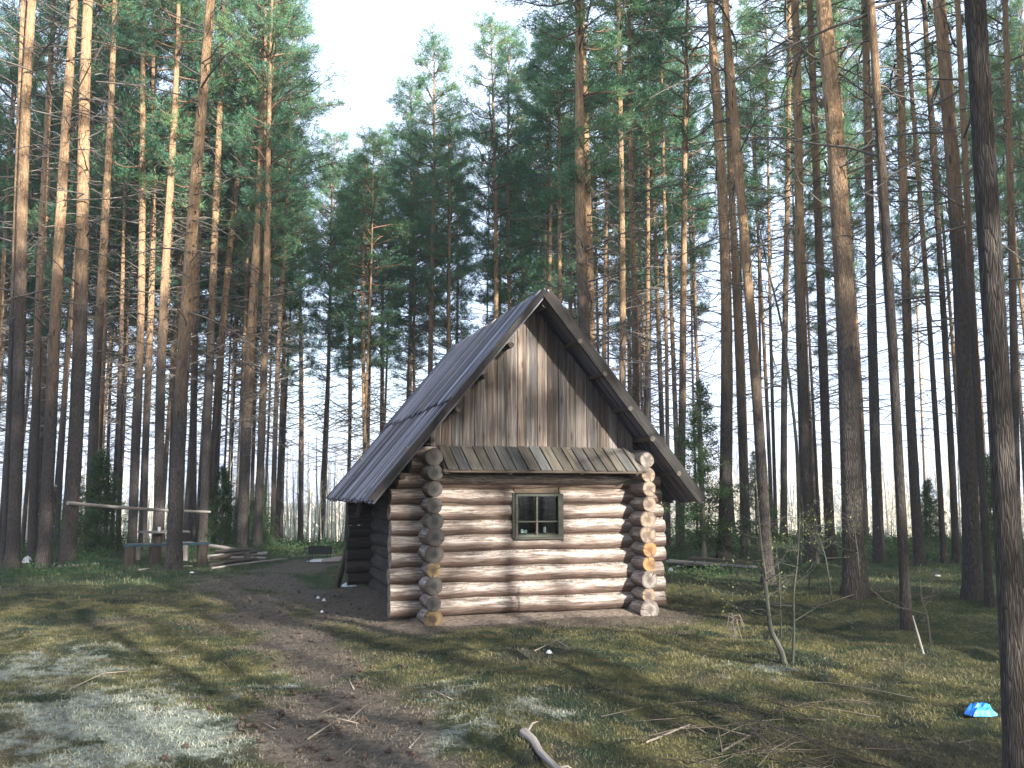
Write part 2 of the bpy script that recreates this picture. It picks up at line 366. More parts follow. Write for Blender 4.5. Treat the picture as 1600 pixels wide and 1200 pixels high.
m, n, p = newmat('moss_and_grass'); M['blades'] = m
c, n2, n3, P = ground_color(n); t = attr(n, 'tint')
c = mix(n, math_(n, 'MULTIPLY', t, .6), c, mix(n, sramp(n, n2, .4, .6), (.07, .085, .045), (.19, .165, .11)))
br = n.nodes.new('ShaderNodeVectorMath'); br.operation = 'SCALE'; n.links.new(c, br.inputs[0]); br.inputs['Scale'].default_value = 1.35
n.links.new(br.outputs[0], p.inputs['Base Color']); p.inputs['Roughness'].default_value = .9; p.inputs['Specular IOR Level'].default_value = .1
tr = n.nodes.new('ShaderNodeBsdfTranslucent'); n.links.new(br.outputs[0], tr.inputs[0])
ms = n.nodes.new('ShaderNodeMixShader'); ms.inputs[0].default_value = .3
n.links.new(p.outputs[0], ms.inputs[1]); n.links.new(tr.outputs[0], ms.inputs[2]); n.links.new(ms.outputs[0], n.nodes['Material Output'].inputs[0])

# ------------------------------------------------------------------ ground
def seg_dist(x, y, pts):
    d = np.full(np.shape(x), 1e9)
    for (a, b) in zip(pts[:-1], pts[1:]):
        ax, ay = a; bx, by = b; L2 = (bx-ax)**2+(by-ay)**2
        t = np.clip(((x-ax)*(bx-ax)+(y-ay)*(by-ay))/L2, 0, 1)
        d = np.minimum(d, np.hypot(x-ax-t*(bx-ax), y-ay-t*(by-ay)))
    return d
PATH = [tuple(G(a, b)[:2]) for a, b in ((590, 1400), (565, 1200), (545, 1100), (500, 1030), (440, 975), (380, 930), (330, 905), (330, 888))]
PATH2 = [tuple(G(a, b)[:2]) for a, b in ((590, 965), (500, 940), (440, 915), (430, 890), (500, 880))]
GREENS = [(G(490, 905), 1.6), (G(230, 905), 1.3), (G(1150, 890), 2.5)]
LICH = [(G(30, 985), .8), (G(130, 1030), 1.0), (G(210, 1085), .7), (G(60, 1110), .7), (G(150, 1170), .8), (G(330, 1165), .55), (G(250, 1130), .5), (G(430, 1070), .5), (G(720, 1080), .55), (G(850, 1110), .4), (G(620, 1160), .5), (G(0, 1060), .7), (G(1180, 1045), .5), (G(700, 1150), .5)]
def masks(x, y):
    x = np.asarray(x, float); y = np.asarray(y, float); nz = fbm(x*1.1+5, y*1.1+2, 31, 3)-.5
    d1 = seg_dist(x, y, PATH); d2 = seg_dist(x, y, PATH2)
    path = np.maximum(.8*sstep(.85, .1, d1+nz*1.3), .8*sstep(1.4, .2, d2+nz*1.8))
    cd = cab_dist(x, y)
    path = np.maximum(path, .8*sstep(1.5, .5, cd+nz*.8))
    lich = .18*fbm(x*.6, y*.6, 77, 3)+0*x
    for q, r in LICH: lich = lich+.36*np.exp(-((x-q[0])**2+((y-q[1])*.8)**2)/(r*r))
    lich = lich*sstep(16, 10, np.hypot(x, y))
    u = (x-CO[0])*CU[0]+(y-CO[1])*CU[1]; v = (x-CO[0])*CV[0]+(y-CO[1])*CV[1]
    sand = sstep(-.62, -.22, v+nz*.3)*sstep(.6, .2, v)*sstep(-.35, -.05, u)*sstep(CW+.3, CW, u)
    sand = np.maximum(sand, .5*np.exp(-(((u+.45)/.45)**2+((v+.3)/.2)**2)))
    green = sstep(15, 21, np.hypot(x, y)+nz*6)*.9
    for q, r in GREENS: green = np.maximum(green, np.exp(-((x-q[0])**2+((y-q[1]))**2)/(r*r)))
    green = np.maximum(green, .5*sstep(3, 6, x)*sstep(5, 9, y))
    path = path*(1-.7*np.clip(green, 0, 1)*(d2 > .8))
    return path, np.clip(lich, 0, 1), sand, np.clip(green, 0, 1)
def ground_attrs(me, x, y):
    for nm, val in zip(('path', 'lichen', 'sand', 'green'), masks(x, y)):
        a = me.attributes.new(nm, 'FLOAT', 'POINT'); a.data.foreach_set('value', np.asarray(val, dtype=np.float32))
NG = 420
s_ = np.linspace(-1, 1, NG)
warp = np.sinh(s_*5.2)/np.sinh(5.2)
gx = warp*450.0
gy = gx+9.0
X, Y = np.meshgrid(gx, gy)
Z = ground_h(X, Y)
V = np.stack([X, Y, Z], -1).reshape(-1, 3)
i = np.arange(NG-1); I, J = np.meshgrid(i, i); a = (J*NG+I).ravel()
F = np.stack([a, a+1, a+NG+1, a+NG], -1)
me = bpy.data.meshes.new('ground'); me.from_pydata(V.tolist(), [], F.tolist()); me.materials.append(M['ground'])
me.polygons.foreach_set('use_smooth', np.ones(len(F), bool)); ground_attrs(me, V[:, 0], V[:, 1])
gr = link('ground', me); tag(gr, kind='structure')

# ------------------------------------------------------------------ pines
def trunk_mesh(seed, H=20.0):
    rng = random.Random(seed); mb = MB(); sides = 14; n = 44
    zs = [0, .08, .2, .4, .7]+list(np.linspace(1.1, H, n))
    ph = rng.uniform(0, 6); ph2 = rng.uniform(0, 6); A = rng.uniform(.25, .8)
    V = []; T = []
    lob = [rng.uniform(0, 6) for _ in range(3)]
    for z in zs:
        z2 = z-.35 if z == 0 else z
        r = (1+.42*math.exp(-z/.22))*max(.10, (1-.50*(z/H)-.42*(z/H)**4))
        cx = A*math.sin(z*.32+ph)-A*math.sin(ph); cy = A*math.sin(z*.27+ph2)-A*math.sin(ph2)
        for k in range(sides):
            a = 2*math.pi*k/sides
            rr = r*(1+.05*math.sin(3*a+lob[0])+rng.uniform(-.045, .045)+.12*math.exp(-z/.2)*math.sin(5*a+lob[1]))
            V.append((cx+math.cos(a)*rr, cy+math.sin(a)*rr, z2)); T.append((z, math.cos(a)*.16, math.sin(a)*.16))
    nn = len(zs)
    fs = [(i*sides+k, i*sides+(k+1) % sides, (i+1)*sides+(k+1) % sides, (i+1)*sides+k) for i in range(nn-1) for k in range(sides)]
    mb.add(V, fs, 0, .5, T, True)
    return mb.mesh('trunk', M['bark'])

def tuft_tris(rs, P, D, L, W, K):
    """clumps of K thin needles fanned about direction D at points P"""
    n = len(P); P = np.repeat(P, K, 0); D = np.repeat(D, K, 0); L = np.repeat(L, K)
    d = D*.75+rs.normal(0, .62, (n*K, 3)); d /= np.linalg.norm(d, axis=1)[:, None]
    s = np.cross(d, rs.normal(0, 1, (n*K, 3))); s /= np.linalg.norm(s, axis=1)[:, None]
    base = P+rs.normal(0, .05, (n*K, 3)); l = L*rs.uniform(.6, 1.25, n*K)
    return np.stack([base-s*W/2, base+s*W/2, base+d*l[:, None]], 1)

def crown_mesh(seed, zb, H=20.0, spread=1.9, dens=1.0):
    rng = random.Random(seed); rs = np.random.RandomState(seed); mb = MB()
    z = zb; P = []; D = []; Lr = []; TT = []
    while z < H-.15:
        f = (z-zb)/(H-zb)
        rad = spread*(.45+1.0*f if f < .35 else (1-.80*((f-.35)/.65)**1.5)*.95)
        nb = rng.randint(3, 5) if f < .9 else 5
        a0 = rng.uniform(0, 6.28)
        for b in range(nb):
            if rng.random() < .34*(1-f*.6): continue
            a = a0+b*6.283/nb+rng.uniform(-.5, .5); L = rad*rng.uniform(.6, 1.25); el = R(rng.uniform(-5, 25)+35*f)
            bt = rng.random()
            pts = []; p0 = np.array([0, 0, z+rng.uniform(-.2, .2)]); d = np.array([math.cos(a)*math.cos(el), math.sin(a)*math.cos(el), math.sin(el)])
            sag = rng.uniform(-.12, .22)
            for q in range(6):
                t = q/5; pts.append(p0+d*L*t+np.array([0, 0, -sag*L*math.sin(t*3.14)])+np.array([rng.uniform(-.04, .04) for _ in range(3)])*t*1.5)
            r0 = .012+.014*L
            mb.tube(pts, [r0*(1-.75*k/5) for k in range(6)], 4, 0, .5, cap=False, rng=rng)
            pts = np.array(pts)
            nsb = int(4+4*L)
            for sbi in range(nsb):
                t = rng.uniform(.32, 1.0); k = min(4, int(t*5)); q0 = pts[k]+(pts[k+1]-pts[k])*(t*5-k)
                sa = a+rng.choice((-1, 1))*rng.uniform(.3, 1.2)*(1.1-t*.5); sl = rng.uniform(.25, .62)*(1.25-.5*t)
                sd_ = np.array([math.cos(sa), math.sin(sa), rng.uniform(-.05, .55)]); sd_ /= np.linalg.norm(sd_)
                mb.tube([q0, q0+sd_*sl*.5+np.array([0, 0, -.02]), q0+sd_*sl], [.009, .007, .004], 3, 0, .5, cap=False, rng=rng)
                for tk in range(3 if rng.random() < .8 else 4):
                    tt = rng.uniform(.3, 1.05)
                    jit = np.array([rng.uniform(-.19, .19), rng.uniform(-.19, .19), rng.uniform(-.10, .17)])
                    P.append(q0+sd_*sl*tt+jit); D.append(sd_+np.array([0, 0, .35])); Lr.append(rng.uniform(.12, .20)); TT.append(min(1, max(0, bt*.5+rng.uniform(0, .4)+.15*f)))
        z += rng.uniform(.26, .62)
    P = np.array(P); D = np.array(D); D /= np.linalg.norm(D, axis=1)[:, None]; Lr = np.array(Lr)
    K = 11
    mb.tris(tuft_tris(rs, P, D, Lr, .021, K), 1, np.repeat(np.array(TT), K))
    return mb.mesh('crown', [M['limb'], M['needles']])

def dead_mesh(seed, z0, z1, n):
    rng = random.Random(seed); mb = MB()
    for i in range(n):
        z = z0+(z1-z0)*((i+rng.random())/n)**.8; a = rng.uniform(0, 6.28); L = rng.uniform(.5, 1.0)+(rng.random() < .35)*rng.uniform(.3, 1.1)
        el = R(rng.uniform(-18, 35)); d = np.array([math.cos(a)*math.cos(el), math.sin(a)*math.cos(el), math.sin(el)])
        dr = rng.uniform(-.1, .35); pts = []
        for q in range(5):
            t = q/4; pts.append(np.array([0, 0, z])+d*L*t+np.array([rng.uniform(-.04, .04), rng.uniform(-.04, .04), -dr*L*t*t]))
        mb.tube(pts, [.016*(1-.7*q/4)*(0.6+.5*L) for q in range(5)], 4, 0, .5, cap=False, rng=rng)
        pts = np.array(pts)
        for s in range(int(L*6)):
            t = rng.uniform(.3, 1); k = min(3, int(t*4)); q0 = pts[k]+(pts[k+1]-pts[k])*(t*4-k)
            e = d*.5+np.array([rng.uniform(-.8, .8), rng.uniform(-.8, .8), rng.uniform(-.5, .4)]); e /= np.linalg.norm(e); l = rng.uniform(.12, .4)
            mb.tube([q0, q0+e*l*.5+np.array([0, 0, -.02]), q0+e*l], [.0065, .005, .003], 3, 0, .5, cap=False, rng=rng)
    return mb.mesh('dead_branches', M['dead'])

TRUNKS = [trunk_mesh(10+i) for i in range(6)]
CROWN_LOW = [crown_mesh(40+i, zb, spread=sp) for i, (zb, sp) in enumerate(((8.6, 1.8), (9.4, 1.6), (10.0, 1.9), (9.0, 1.5)))]
CROWN_MID = [crown_mesh(60+i, zb, spread=sp) for i, (zb, sp) in enumerate(((10.8, 1.8), (11.6, 1.6), (10.2, 1.5)))]
CROWN_HIGH = [crown_mesh(80+i, zb, H=21, spread=sp) for i, (zb, sp) in enumerate(((13.4, 1.9), (14.2, 1.7)))]
DEAD_LOW = [dead_mesh(100+i, 3.5, 8.5, 46) for i in range(3)]
DEAD_MID = [dead_mesh(110+i, 4, 11, 52) for i in range(3)]
DEAD_HIGH = [dead_mesh(120+i, 5, 13.5, 48) for i in range(3)]
trng = random.Random(5)
TREES = []
def pine(x, y, r, hs=1.0, kind='mid', lean=(0, 0), label='', group=None, dead=True, name='pine_tree', spread=1.0, dead_scale=1.0):
    z = float(ground_h(x, y))
    t = thing(name, label, 'pine', (x, y, z), (0, 0, 0), group)
    t.rotation_euler = (math.atan(-lean[1]), math.atan(lean[0]), 0)
    rz = trng.uniform(0, 6.28)
    link('trunk', trng.choice(TRUNKS), t, (0, 0, 0), (0, 0, rz), (r, r, hs))
    cm = trng.choice({'low': CROWN_LOW, 'mid': CROWN_MID, 'high': CROWN_HIGH}[kind])
    link('crown', cm, t, (0, 0, 0), (0, 0, trng.uniform(0, 6.28)), (spread, spread, hs))
    if dead:
        dm = trng.choice({'low': DEAD_LOW, 'mid': DEAD_MID, 'high': DEAD_HIGH}[kind])
        link('dead_branches', dm, t, (0, 0, 0), (0, 0, trng.uniform(0, 6.28)), (dead_scale, dead_scale, hs))
    TREES.append((x, y)); return t
def pine_px(bx, by, tx, wpx, label, kind='high', group=None, hs=1.0, ty=0, base=None, **k):
    B = G(bx, by) if base is None else base
    T = at(tx, ty, B[1])
    lx = (T[0]-B[0])/(T[2]-B[2])
    r = .5*wpx*B[1]/F_PX
    return pine(B[0], B[1], r*.97, hs, kind, (lx, 0), label, group, **k)

LIST = [
 # base x, base y, x at top of frame, trunk width px, kind, label
 (8, 884, 39, 15, 'high', 'sunlit orange pine trunk nearest the left edge of the photo'),
 (19, 889, 64, 20, 'high', 'thick sunlit pine trunk, second from the left edge'),
 (68, 886, 123, 20, 'high', 'pine with pale sunlit upper trunk, left of the tree holding the rail'),
 (104, 884, 154, 24, 'high', 'thick golden pine that carries the left end of the wooden rail'),
 (271, 889, 323, 23, 'high', 'thick pine standing right in front of the picnic table and bench'),
 (317, 860, 348, 15, 'high', 'slim pine at the right end of the wooden rail'),
 (382, 857, 410, 18, 'mid', 'straight pine behind the heap of poles, right of the picnic bench'),
 (330, 853, 392, 13, 'mid', 'pine leaning to the right just behind the bench end'),
 (50, 868, 86, 14, 'high', 'slim sunlit pine between the second and third trunks from the left'),
 (139, 866, 172, 16, 'high', 'slim pine just right of the thick golden rail tree'),
 (206, 861, 226, 14, 'mid', 'pine above the left end of the picnic bench, brown bark'),
 (222, 858, 240, 12, 'mid', 'thinner pine paired with the trunk above the left bench end'),
 (249, 862, 276, 16, 'mid', 'dark pine directly behind the picnic table top'),
 (301, 858, 318, 12, 'mid', 'thin pine right behind the thick tree at the picnic table'),
 (406, 856, 424, 13, 'low', 'pine close right of the straight pine behind the pole heap'),
 (436, 851, 446, 8, 'low', 'very thin pine left of the iron brazier'),
 (472, 852, 466, 9, 'low', 'thin pine standing above the iron brazier'),
 (152, 856, 180, 9, 'mid', 'very thin pine behind the wooden rail near its left part'),
 (185, 858, 205, 8, 'mid', 'very thin pine left of the picnic bench'),
 (938, 880, 902, 22, 'low', 'stout pine behind the right roof slope with a twin beside it'),
 (922, 880, 916, 20, 'mid', 'twin pine behind the cabin ridge, orange bark to the top'),
 (969, 872, 968, 12, 'mid', 'straight narrow pine behind the right slope of the cabin roof'),
 (994, 868, 987, 12, 'mid', 'narrow pine behind the middle of the right roof slope'),
 (1012, 866, 1003, 9, 'mid', 'thin pine between the narrow trunks behind the right roof slope'),
 (1043, 868, 1030, 7, 'mid', 'very thin pine just above the right eave of the cabin'),
 (1063, 862, 1078, 13, 'low', 'brown pine with many dead side twigs by the right eave'),
 (1131, 876, 1112, 21, 'high', 'stout pale pine right of the young spruce'),
 (1165, 866, 1138, 14, 'high', 'slim pine behind the crooked sapling'),
 (1200, 913, 1142, 18, 'high', 'pine leaning left beside the crooked sapling'),
 (1210, 868, 1196, 6, 'mid', 'very thin pine right of the leaning pine by the sapling'),
 (1222, 866, 1228, 11, 'mid', 'slim upright pine between sapling and the widest dark trunk'),
 (1268, 882, 1232, 18, 'high', 'mid sized pine with pale left side, left of the widest trunk'),
 (1298, 872, 1262, 16, 'high', 'pale pine close behind the left side of the widest dark trunk'),
 (1335, 931, 1271, 33, 'high', 'widest dark pine trunk on the right half of the clearing'),
 (1345, 868, 1307, 9, 'mid', 'thin pine half hidden behind the widest dark trunk'),
 (1374, 877, 1344, 17, 'high', 'pale pine right of the widest dark trunk'),
 (1417, 984, 1357, 16, 'high', 'slender dark pine with a pale stick leaning at its foot'),
 (1437, 880, 1391, 16, 'high', 'dark pine just behind the slender pine with the pale stick'),
 (1475, 880, 1417, 9, 'mid', 'thin leaning pine left of the thick trunk near the right edge'),
 (1494, 876, 1450, 11, 'mid', 'slim pine close left of the thick trunk near the right edge'),
 (1520, 936, 1466, 26, 'high', 'thick blue grey pine, second large trunk from the right'),
 (1547, 947, 1490, 12, 'high', 'slim pine between the two large trunks on the right edge'),
 (1590, 900, 1566, 13, 'high', 'slim pine behind the nearest trunk at the right edge'),
 (1594, 1240, 1522, 38, 'high', 'nearest pine trunk rising along the right edge of the photo'),
 (677, 862, 677, 10, 'low', 'brown pine rising behind the left roof slope'),
 (643, 858, 643, 7, 'low', 'thin pine left of the brown one behind the left roof slope'),
 (775, 864, 768, 10, 'low', 'pine rising just left of the cabin ridge'),
 (800, 860, 795, 9, 'low', 'thin pine behind the cabin ridge'),
 (820, 862, 812, 9, 'low', 'thin sunlit pine directly above the cabin ridge'),
 (598, 855, 592, 8, 'low', 'pine with bright green crown at the edge of the sky gap'),
 (576, 856, 572, 8, 'low', 'pine paired with the bright green one at the sky gap'),
 (855, 860, 858, 8, 'low', 'thin pine just right of the cabin ridge'),
]
for bx, by, tx, wp, kd, lb in LIST:
    ty = 0; hs = trng.uniform(.97, 1.08)
    base = None
    far = {677: 34, 643: 37, 775: 33, 800: 34, 820: 36, 598: 42, 576: 44, 855: 31, 436: 36, 472: 38}
    if bx in far:
        Yd = far[bx]; q = at(bx, 770, Yd); base = np.array([q[0], q[1], float(ground_h(q[0], q[1]))])
    elif by < 858 and by != 1240 or bx in (1012, 1043, 1210, 1222, 1345):
        Yd = trng.uniform(25, 30); q = at(bx, 770, Yd); base = np.array([q[0], q[1], float(ground_h(q[0], q[1]))])
    k_ = {}
    if 300 < bx < 480: k_['spread'] = .85
    if bx in (436, 472): hs = .80; k_['spread'] = .7
    if kd == 'low': hs *= .95
    if bx in (938, 922):
        Yd = 20 if bx == 938 else 21.5; q = at(bx, 770, Yd); base = np.array([q[0], q[1], float(ground_h(q[0], q[1]))])
    pine_px(bx, by, tx, wp, lb, kd, hs=hs, base=base, **k_)

# fill: the rest of the stand, each trunk on its own
def ytop(px):
    xs = [-200, 430, 455, 485, 505, 520, 530, 545, 560, 590, 620, 640, 665, 700, 745, 1800]; ys = [-150, -60, 60, 110, 210, 300, 330, 230, 190, 178, 215, 160, 120, 80, -40, -150]
    return float(np.interp(px, xs, ys))
frng = random.Random(78)
ZONES = [(-400, 200, 'slim far pine in the dense stand at the far left'), (200, 520, 'slim far pine in the stand behind the picnic place'),
         (520, 770, 'far pine beside the open sky gap left of the cabin ridge'), (770, 1060, 'far pine in the stand behind the right roof slope'),
         (1060, 1320, 'far pine between the young spruce and the widest dark trunk'), (1320, 3000, 'far pine in the open stand on the far right')]
cnt = 0; tries = 0
while cnt < 165 and tries < 9000:
    tries += 1
    px = frng.uniform(-260, 1860); Yd = frng.uniform(21, 47)**1.0
    x = (px-800)/F_PX*Yd; d = math.hypot(x, Yd)
    if cab_dist(x, Yd) < 2.0: continue
    hs = frng.uniform(.86, 1.04)
    g = float(ground_h(x, Yd)); topy = 770-(20*hs+g-CAM_H)/Yd*F_PX*1.0
    rp = 1.5/Yd*F_PX; yt = max(ytop(px-rp), ytop(px), ytop(px+rp))
    if topy < yt-12:
        hs2 = ((770-yt)/F_PX*Yd+CAM_H-g)/20
        if hs2 < .72 or not (520 < px < 760): continue
        hs = hs2
        if frng.random() < .5: continue
    if min(math.hypot(x-a, Yd-b) for a, b in TREES) < 1.5: continue
    if 180 < px < 345 and Yd < 24: continue
    if px > 1040 and (Yd > 40 or frng.random() < .3): continue
    
    z = next(q for q in ZONES if q[0] <= px < q[1])
    kd = 'low' if (Yd > 30 and px < 1060 and frng.random() < (.75 if px < 500 else .4)) or 520 < px < 640 else ('mid' if frng.random() < .8 else 'low')
    r = frng.uniform(.05, .105)*(1.0 if Yd > 28 else .85)
    pine(x, Yd, r, hs, kd, (frng.uniform(-.015, .015), frng.uniform(-.01, .01)), z[2], z[2].replace('slim far pine', 'slim far pines').replace('far pine ', 'far pines '), spread=frng.uniform(.8, 1.1) if px < 1040 else frng.uniform(.5, .7))
    cnt += 1
for k in range(9):
    for q in range(60):
        px = frng.uniform(150, 440) if k < 9 else frng.uniform(700, 1010); Yd = frng.uniform(25, 38); x = (px-800)/F_PX*Yd
        if min(math.hypot(x-a, Yd-b) for a, b in TREES) > 1.3: break
    z = next(q for q in ZONES if q[0] <= px < q[1])
    pine(x, Yd, frng.uniform(.07, .11), frng.uniform(.92, 1.03), 'low', (frng.uniform(-.01, .01), 0), z[2], z[2].replace('slim far pine', 'slim far pines').replace('far pine ', 'far pines '), spread=frng.uniform(1.0, 1.25))
print('fill', cnt)

# the same forest goes on behind and beside the viewpoint; it shades the clearing
SV = np.array([math.sin(R(SUN_AZ)), math.cos(R(SUN_AZ))]); SP = np.array([SV[1], -SV[0]])
tgt = np.array([.35, 11.3])
brng = random.Random(21); cnt = 0; tries = 0
BL = 'tall pine standing behind the viewpoint and shading the clearing'
while cnt < 125 and tries < 20000:
    tries += 1
    s = brng.uniform(2, 62); l = brng.uniform(-30, 26)
    x, y = tgt+SV*s+SP*l
    px_ok = (y < -1.5) or abs(x) > y*.62+1.5
    if not px_ok or math.hypot(x, y) < 2.2: continue
    if abs(l) < 1.9: continue            # the ride along which low sun reaches the cabin
    if 2.4 < l < 8.5 and (s < 27 or (s > 34 and brng.random() < .85)): continue
    if l >= 8.5 and brng.random() < .4: continue
    if min(math.hypot(x-a, y-b) for a, b in TREES) < 2.0: continue
    pine(x, y, brng.uniform(.10, .17), brng.uniform(.9, 1.1), (('high',)*2+('mid',)*(l > 8))[brng.randrange(2)] if l > 2 else brng.choice(('mid', 'high', 'mid')) if l > -2 else brng.choice(('low', 'mid', 'low')), (brng.uniform(-.02, .02), brng.uniform(-.02, .02)), BL, 'pines behind the viewpoint', dead=True)
    cnt += 1
print('behind', cnt)
for s, l in ((12, -2.9), (19, 1.35), (31, -.3), (28, 3.2), (29.5, 4.6), (28, 6.0), (31, 7.1), (32, 3.9), (33, 5.4), (29, 8.0), (15.5, 4.3)):  # extra unseen pines placed to throw shade on left trunks and wall
    x, y = tgt+SV*s+SP*l
    pine(x, y, .085, 1.05, 'high', (0, 0), BL, 'pines behind the viewpoint')

for s, l, kd in ((24, .15, 'mid'), (27, 1.3, 'mid')):  # unseen pines added to dim the gable
    x, y = tgt+SV*s+SP*l
    pine(x, y, .10, 1.1, kd, (0, 0), BL, 'pines behind the viewpoint', spread=.8)

for s, l, kd in ((16, .3, 'low'), (25, -.5, 'low'), (21, 1.8, 'mid')):  # unseen pines added to shade the nearest right trunk
    x, y = np.array([2.75, 4.8])+SV*s+SP*l
    pine(x, y, .12, 1.0, kd, (0, 0), BL, 'pines behind the viewpoint')

# ------------------------------------------------------------------ young spruces
def spruce_meshes(seed, H, spread=.28, dens=1.0, leaf=.035):
    rng = random.Random(seed); rs = np.random.RandomState(seed); tb = MB(); cb = MB()
    tb.tube([(0, 0, -.1), (0.01, 0, H*.5), (0, 0, H)], [.016*H, .009*H, .003], 7, 0, .5)
    P = []; D = []
    z = H*.10
    while z < H:
        f = z/H; L0 = spread*H*(1-f)**.9+.05
        for b in range(5):
            a = rng.uniform(0, 6.28); L = L0*rng.uniform(.6, 1.15); el = R(rng.uniform(-25, 0)+40*f)
            d = np.array([math.cos(a)*math.cos(el), math.sin(a)*math.cos(el), math.sin(el)])
            pts = [np.array([0, 0, z])+d*L*t+np.array([0, 0, .12*L*t*t]) for t in (0, .5, 1)]
            cb.tube(pts, [.008, .006, .003], 3, 0, .5, cap=False, rng=rng)
            for k in range(int(26*L*dens)+3):
                t = rng.uniform(.15, 1.05); q = pts[0]+(pts[2]-pts[0])*t
                sd_ = np.cross(d, (0, 0, 1))*rng.choice((-1, 1))*rng.uniform(.2, 1)+d*.7+np.array([0, 0, -.25])
                P.append(q+sd_*rng.uniform(0, .22)*L); D.append(sd_)
        z += H*.035*rng.uniform(.7, 1.3)
    P = np.array(P); D = np.array(D); D /= np.linalg.norm(D, axis=1)[:, None]
    K = 7; cb.tris(tuft_tris(rs, P, D, np.full(len(P), .09), leaf*.6, K), 1, np.repeat(rs.rand(len(P)), K))
    return tb.mesh('trunk', M['dead']), cb.mesh('crown', [M['dead'], M['spruce']])
SPR = [spruce_meshes(3, 4.2, .27, 1.0), spruce_meshes(4, 2.4, .3, 1.0)]
for px, Yd, k, sc, lb in ((1098, 21, 0, 1.0, 'young green spruce right of the cabin eave'), (1180, 24, 0, .62, 'small spruce behind the pines right of the cabin'),
                       (158, 23, 1, 1.1, 'small spruce behind the left end of the wooden rail'), (348, 27, 1, 1.0, 'small spruce behind the leaning pine near the pole heap'),
                       (405, 29, 1, .9, 'low spruce in the shade left of the brazier'), (120, 26, 0, .6, 'dark little spruce at the left behind the rail tree'),
                       (1545, 24, 1, 1.0, 'little spruce between the large trunks on the right'), (1450, 27, 1, .8, 'tiny spruce behind the slim leaning pine on the right'),
                       (642, 30, 1, .8, 'little spruce seen below the left roof slope')):
    q = at(px, 770, Yd); t = thing('young_spruce', lb, 'spruce', (q[0], q[1], float(ground_h(q[0], q[1]))))
    for nm, me in zip(('trunk', 'crown'), SPR[k]): link(nm, me, t, (0, 0, 0), (0, 0, px), (sc,)*3)

# ------------------------------------------------------------------ log cabin
cab = thing('log_cabin', 'small weathered log cabin with steep plank roof and one window', 'cabin', (CO[0], CO[1], 0), (0, 0, CY))
crng = random.Random(9)
APX, APZ, HW, EZ, OV, RL = CW/2, 4.108, 2.152, 1.476, .524, 4.97
SL = (APZ-EZ)/HW
def roofz(u): return APZ-abs(u-APX)*SL
PITCHZ = .192
def log(parent, p0, ax, L, r, ends=(None, None), tint=.5, name='log', bow=.008, mat='log'):
    """log along local x"""
    mb = MB(); n = max(4, int(L/.22)+2); off = (crng.uniform(0, 50), 0, 0)
    ph = crng.uniform(0, 6); pts = [(L*i/(n-1), math.sin(i*.9+ph)*bow, math.cos(i*.7+ph)*bow) for i in range(n)]
    t0 = crng.uniform(-.05, .05)
    rad = [r*(1+t0*(i/(n-1)-.5)+.03*math.sin(i*1.7+ph)+crng.uniform(-.03, .03)) for i in range(n)]
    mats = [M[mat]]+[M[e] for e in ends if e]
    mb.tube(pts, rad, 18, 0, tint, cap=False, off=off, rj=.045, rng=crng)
    for e, nm in ((0, ends[0]), (n-1, ends[1])):
        mi = mats.index(M[nm]) if nm else 0
        k = 18; ring = mb.v[0][e*k:(e+1)*k]; c = ring.mean(0); idx = list(range(k)); idx = idx[::-1] if e == 0 else idx
        dx = -.008 if e == 0 else .008
        inner = c+(ring-c)*.95+np.array([dx, 0, 0])
        vv = np.vstack([ring, inner]); tt = np.array([(0, q[1]-c[1], q[2]-c[2]) for q in vv])
        fs = [(a, (a+1) % k, (a+1) % k+k, a+k) for a in range(k)]
        if e == 0: fs = [f[::-1] for f in fs]
        mb.add(vv, fs, mi, .5, tt, False); mb.add(inner, [idx], mi, .5, tt[k:], False)
    return mb.build(name, mats, parent, p0, (0, 0, {'u': 0, 'v': math.pi/2}[ax]))
ROWS = 11
# side walls (log ends stick out towards the clearing)
lend = ['end_yellow', 'end_grey', 'end_grey', 'end_yellow', 'end_grey', 'end_grey', 'end_grey', 'end_grey', 'end_grey', 'end_grey', 'end_grey']
rend = ['end_pale', 'end_warm', 'end_pale', 'end_orange', 'end_orange', 'end_warm', 'end_warm', 'end_warm', 'end_warm', 'end_warm', 'end_pale']
lr = [.118, .094, .108, .090, .118, .114, .102, .098, .098, .098, .106]
rr_ = [.128, .092, .115, .098, .102, .112, .110, .094, .100, .096, .108]
for side, (u, ends, rads) in enumerate(((0, lend, lr), (CW, rend, rr_))):
    mb = MB()
    if side: mb.box((u, CD/2, 1.10), (.09, CD-.05, 2.0), m=0)
    else:
        mb.box((u, .56, 1.10), (.09, 1.07, 2.0)); mb.box((u, (CD+2.03)/2, 1.10), (.09, CD-.06-2.03, 2.0))
        mb.box((u, 1.56, .17), (.089, .93, .14)); mb.box((u, 1.56, 1.98), (.089, .93, .24))
    wall = mb.build('wall', M['moss_caulk'], cab)
    for k in range(ROWS):
        z = .11+PITCHZ*k; fo = .42+crng.uniform(-.03, .03)
        if side == 0 and k == 5: fo += .03
        uu = u+crng.uniform(-.012, .012); tn = crng.uniform(.3, .7)
        if side == 0:                      # left side wall: short front stub, logs with the eave shade in their colour and the open doorway under the eave
            log(wall, (uu, -fo, z), 'v', fo+.12, rads[k], (ends[k], None), tn)
            if 0 < k < 9:
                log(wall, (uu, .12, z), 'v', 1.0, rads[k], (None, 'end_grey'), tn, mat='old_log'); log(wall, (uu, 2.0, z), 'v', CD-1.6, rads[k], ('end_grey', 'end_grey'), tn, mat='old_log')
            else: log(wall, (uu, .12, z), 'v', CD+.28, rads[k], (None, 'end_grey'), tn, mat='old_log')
        else: log(wall, (uu, -fo, z), 'v', CD+fo+.4, rads[k], (ends[k], 'end_grey'), tn)
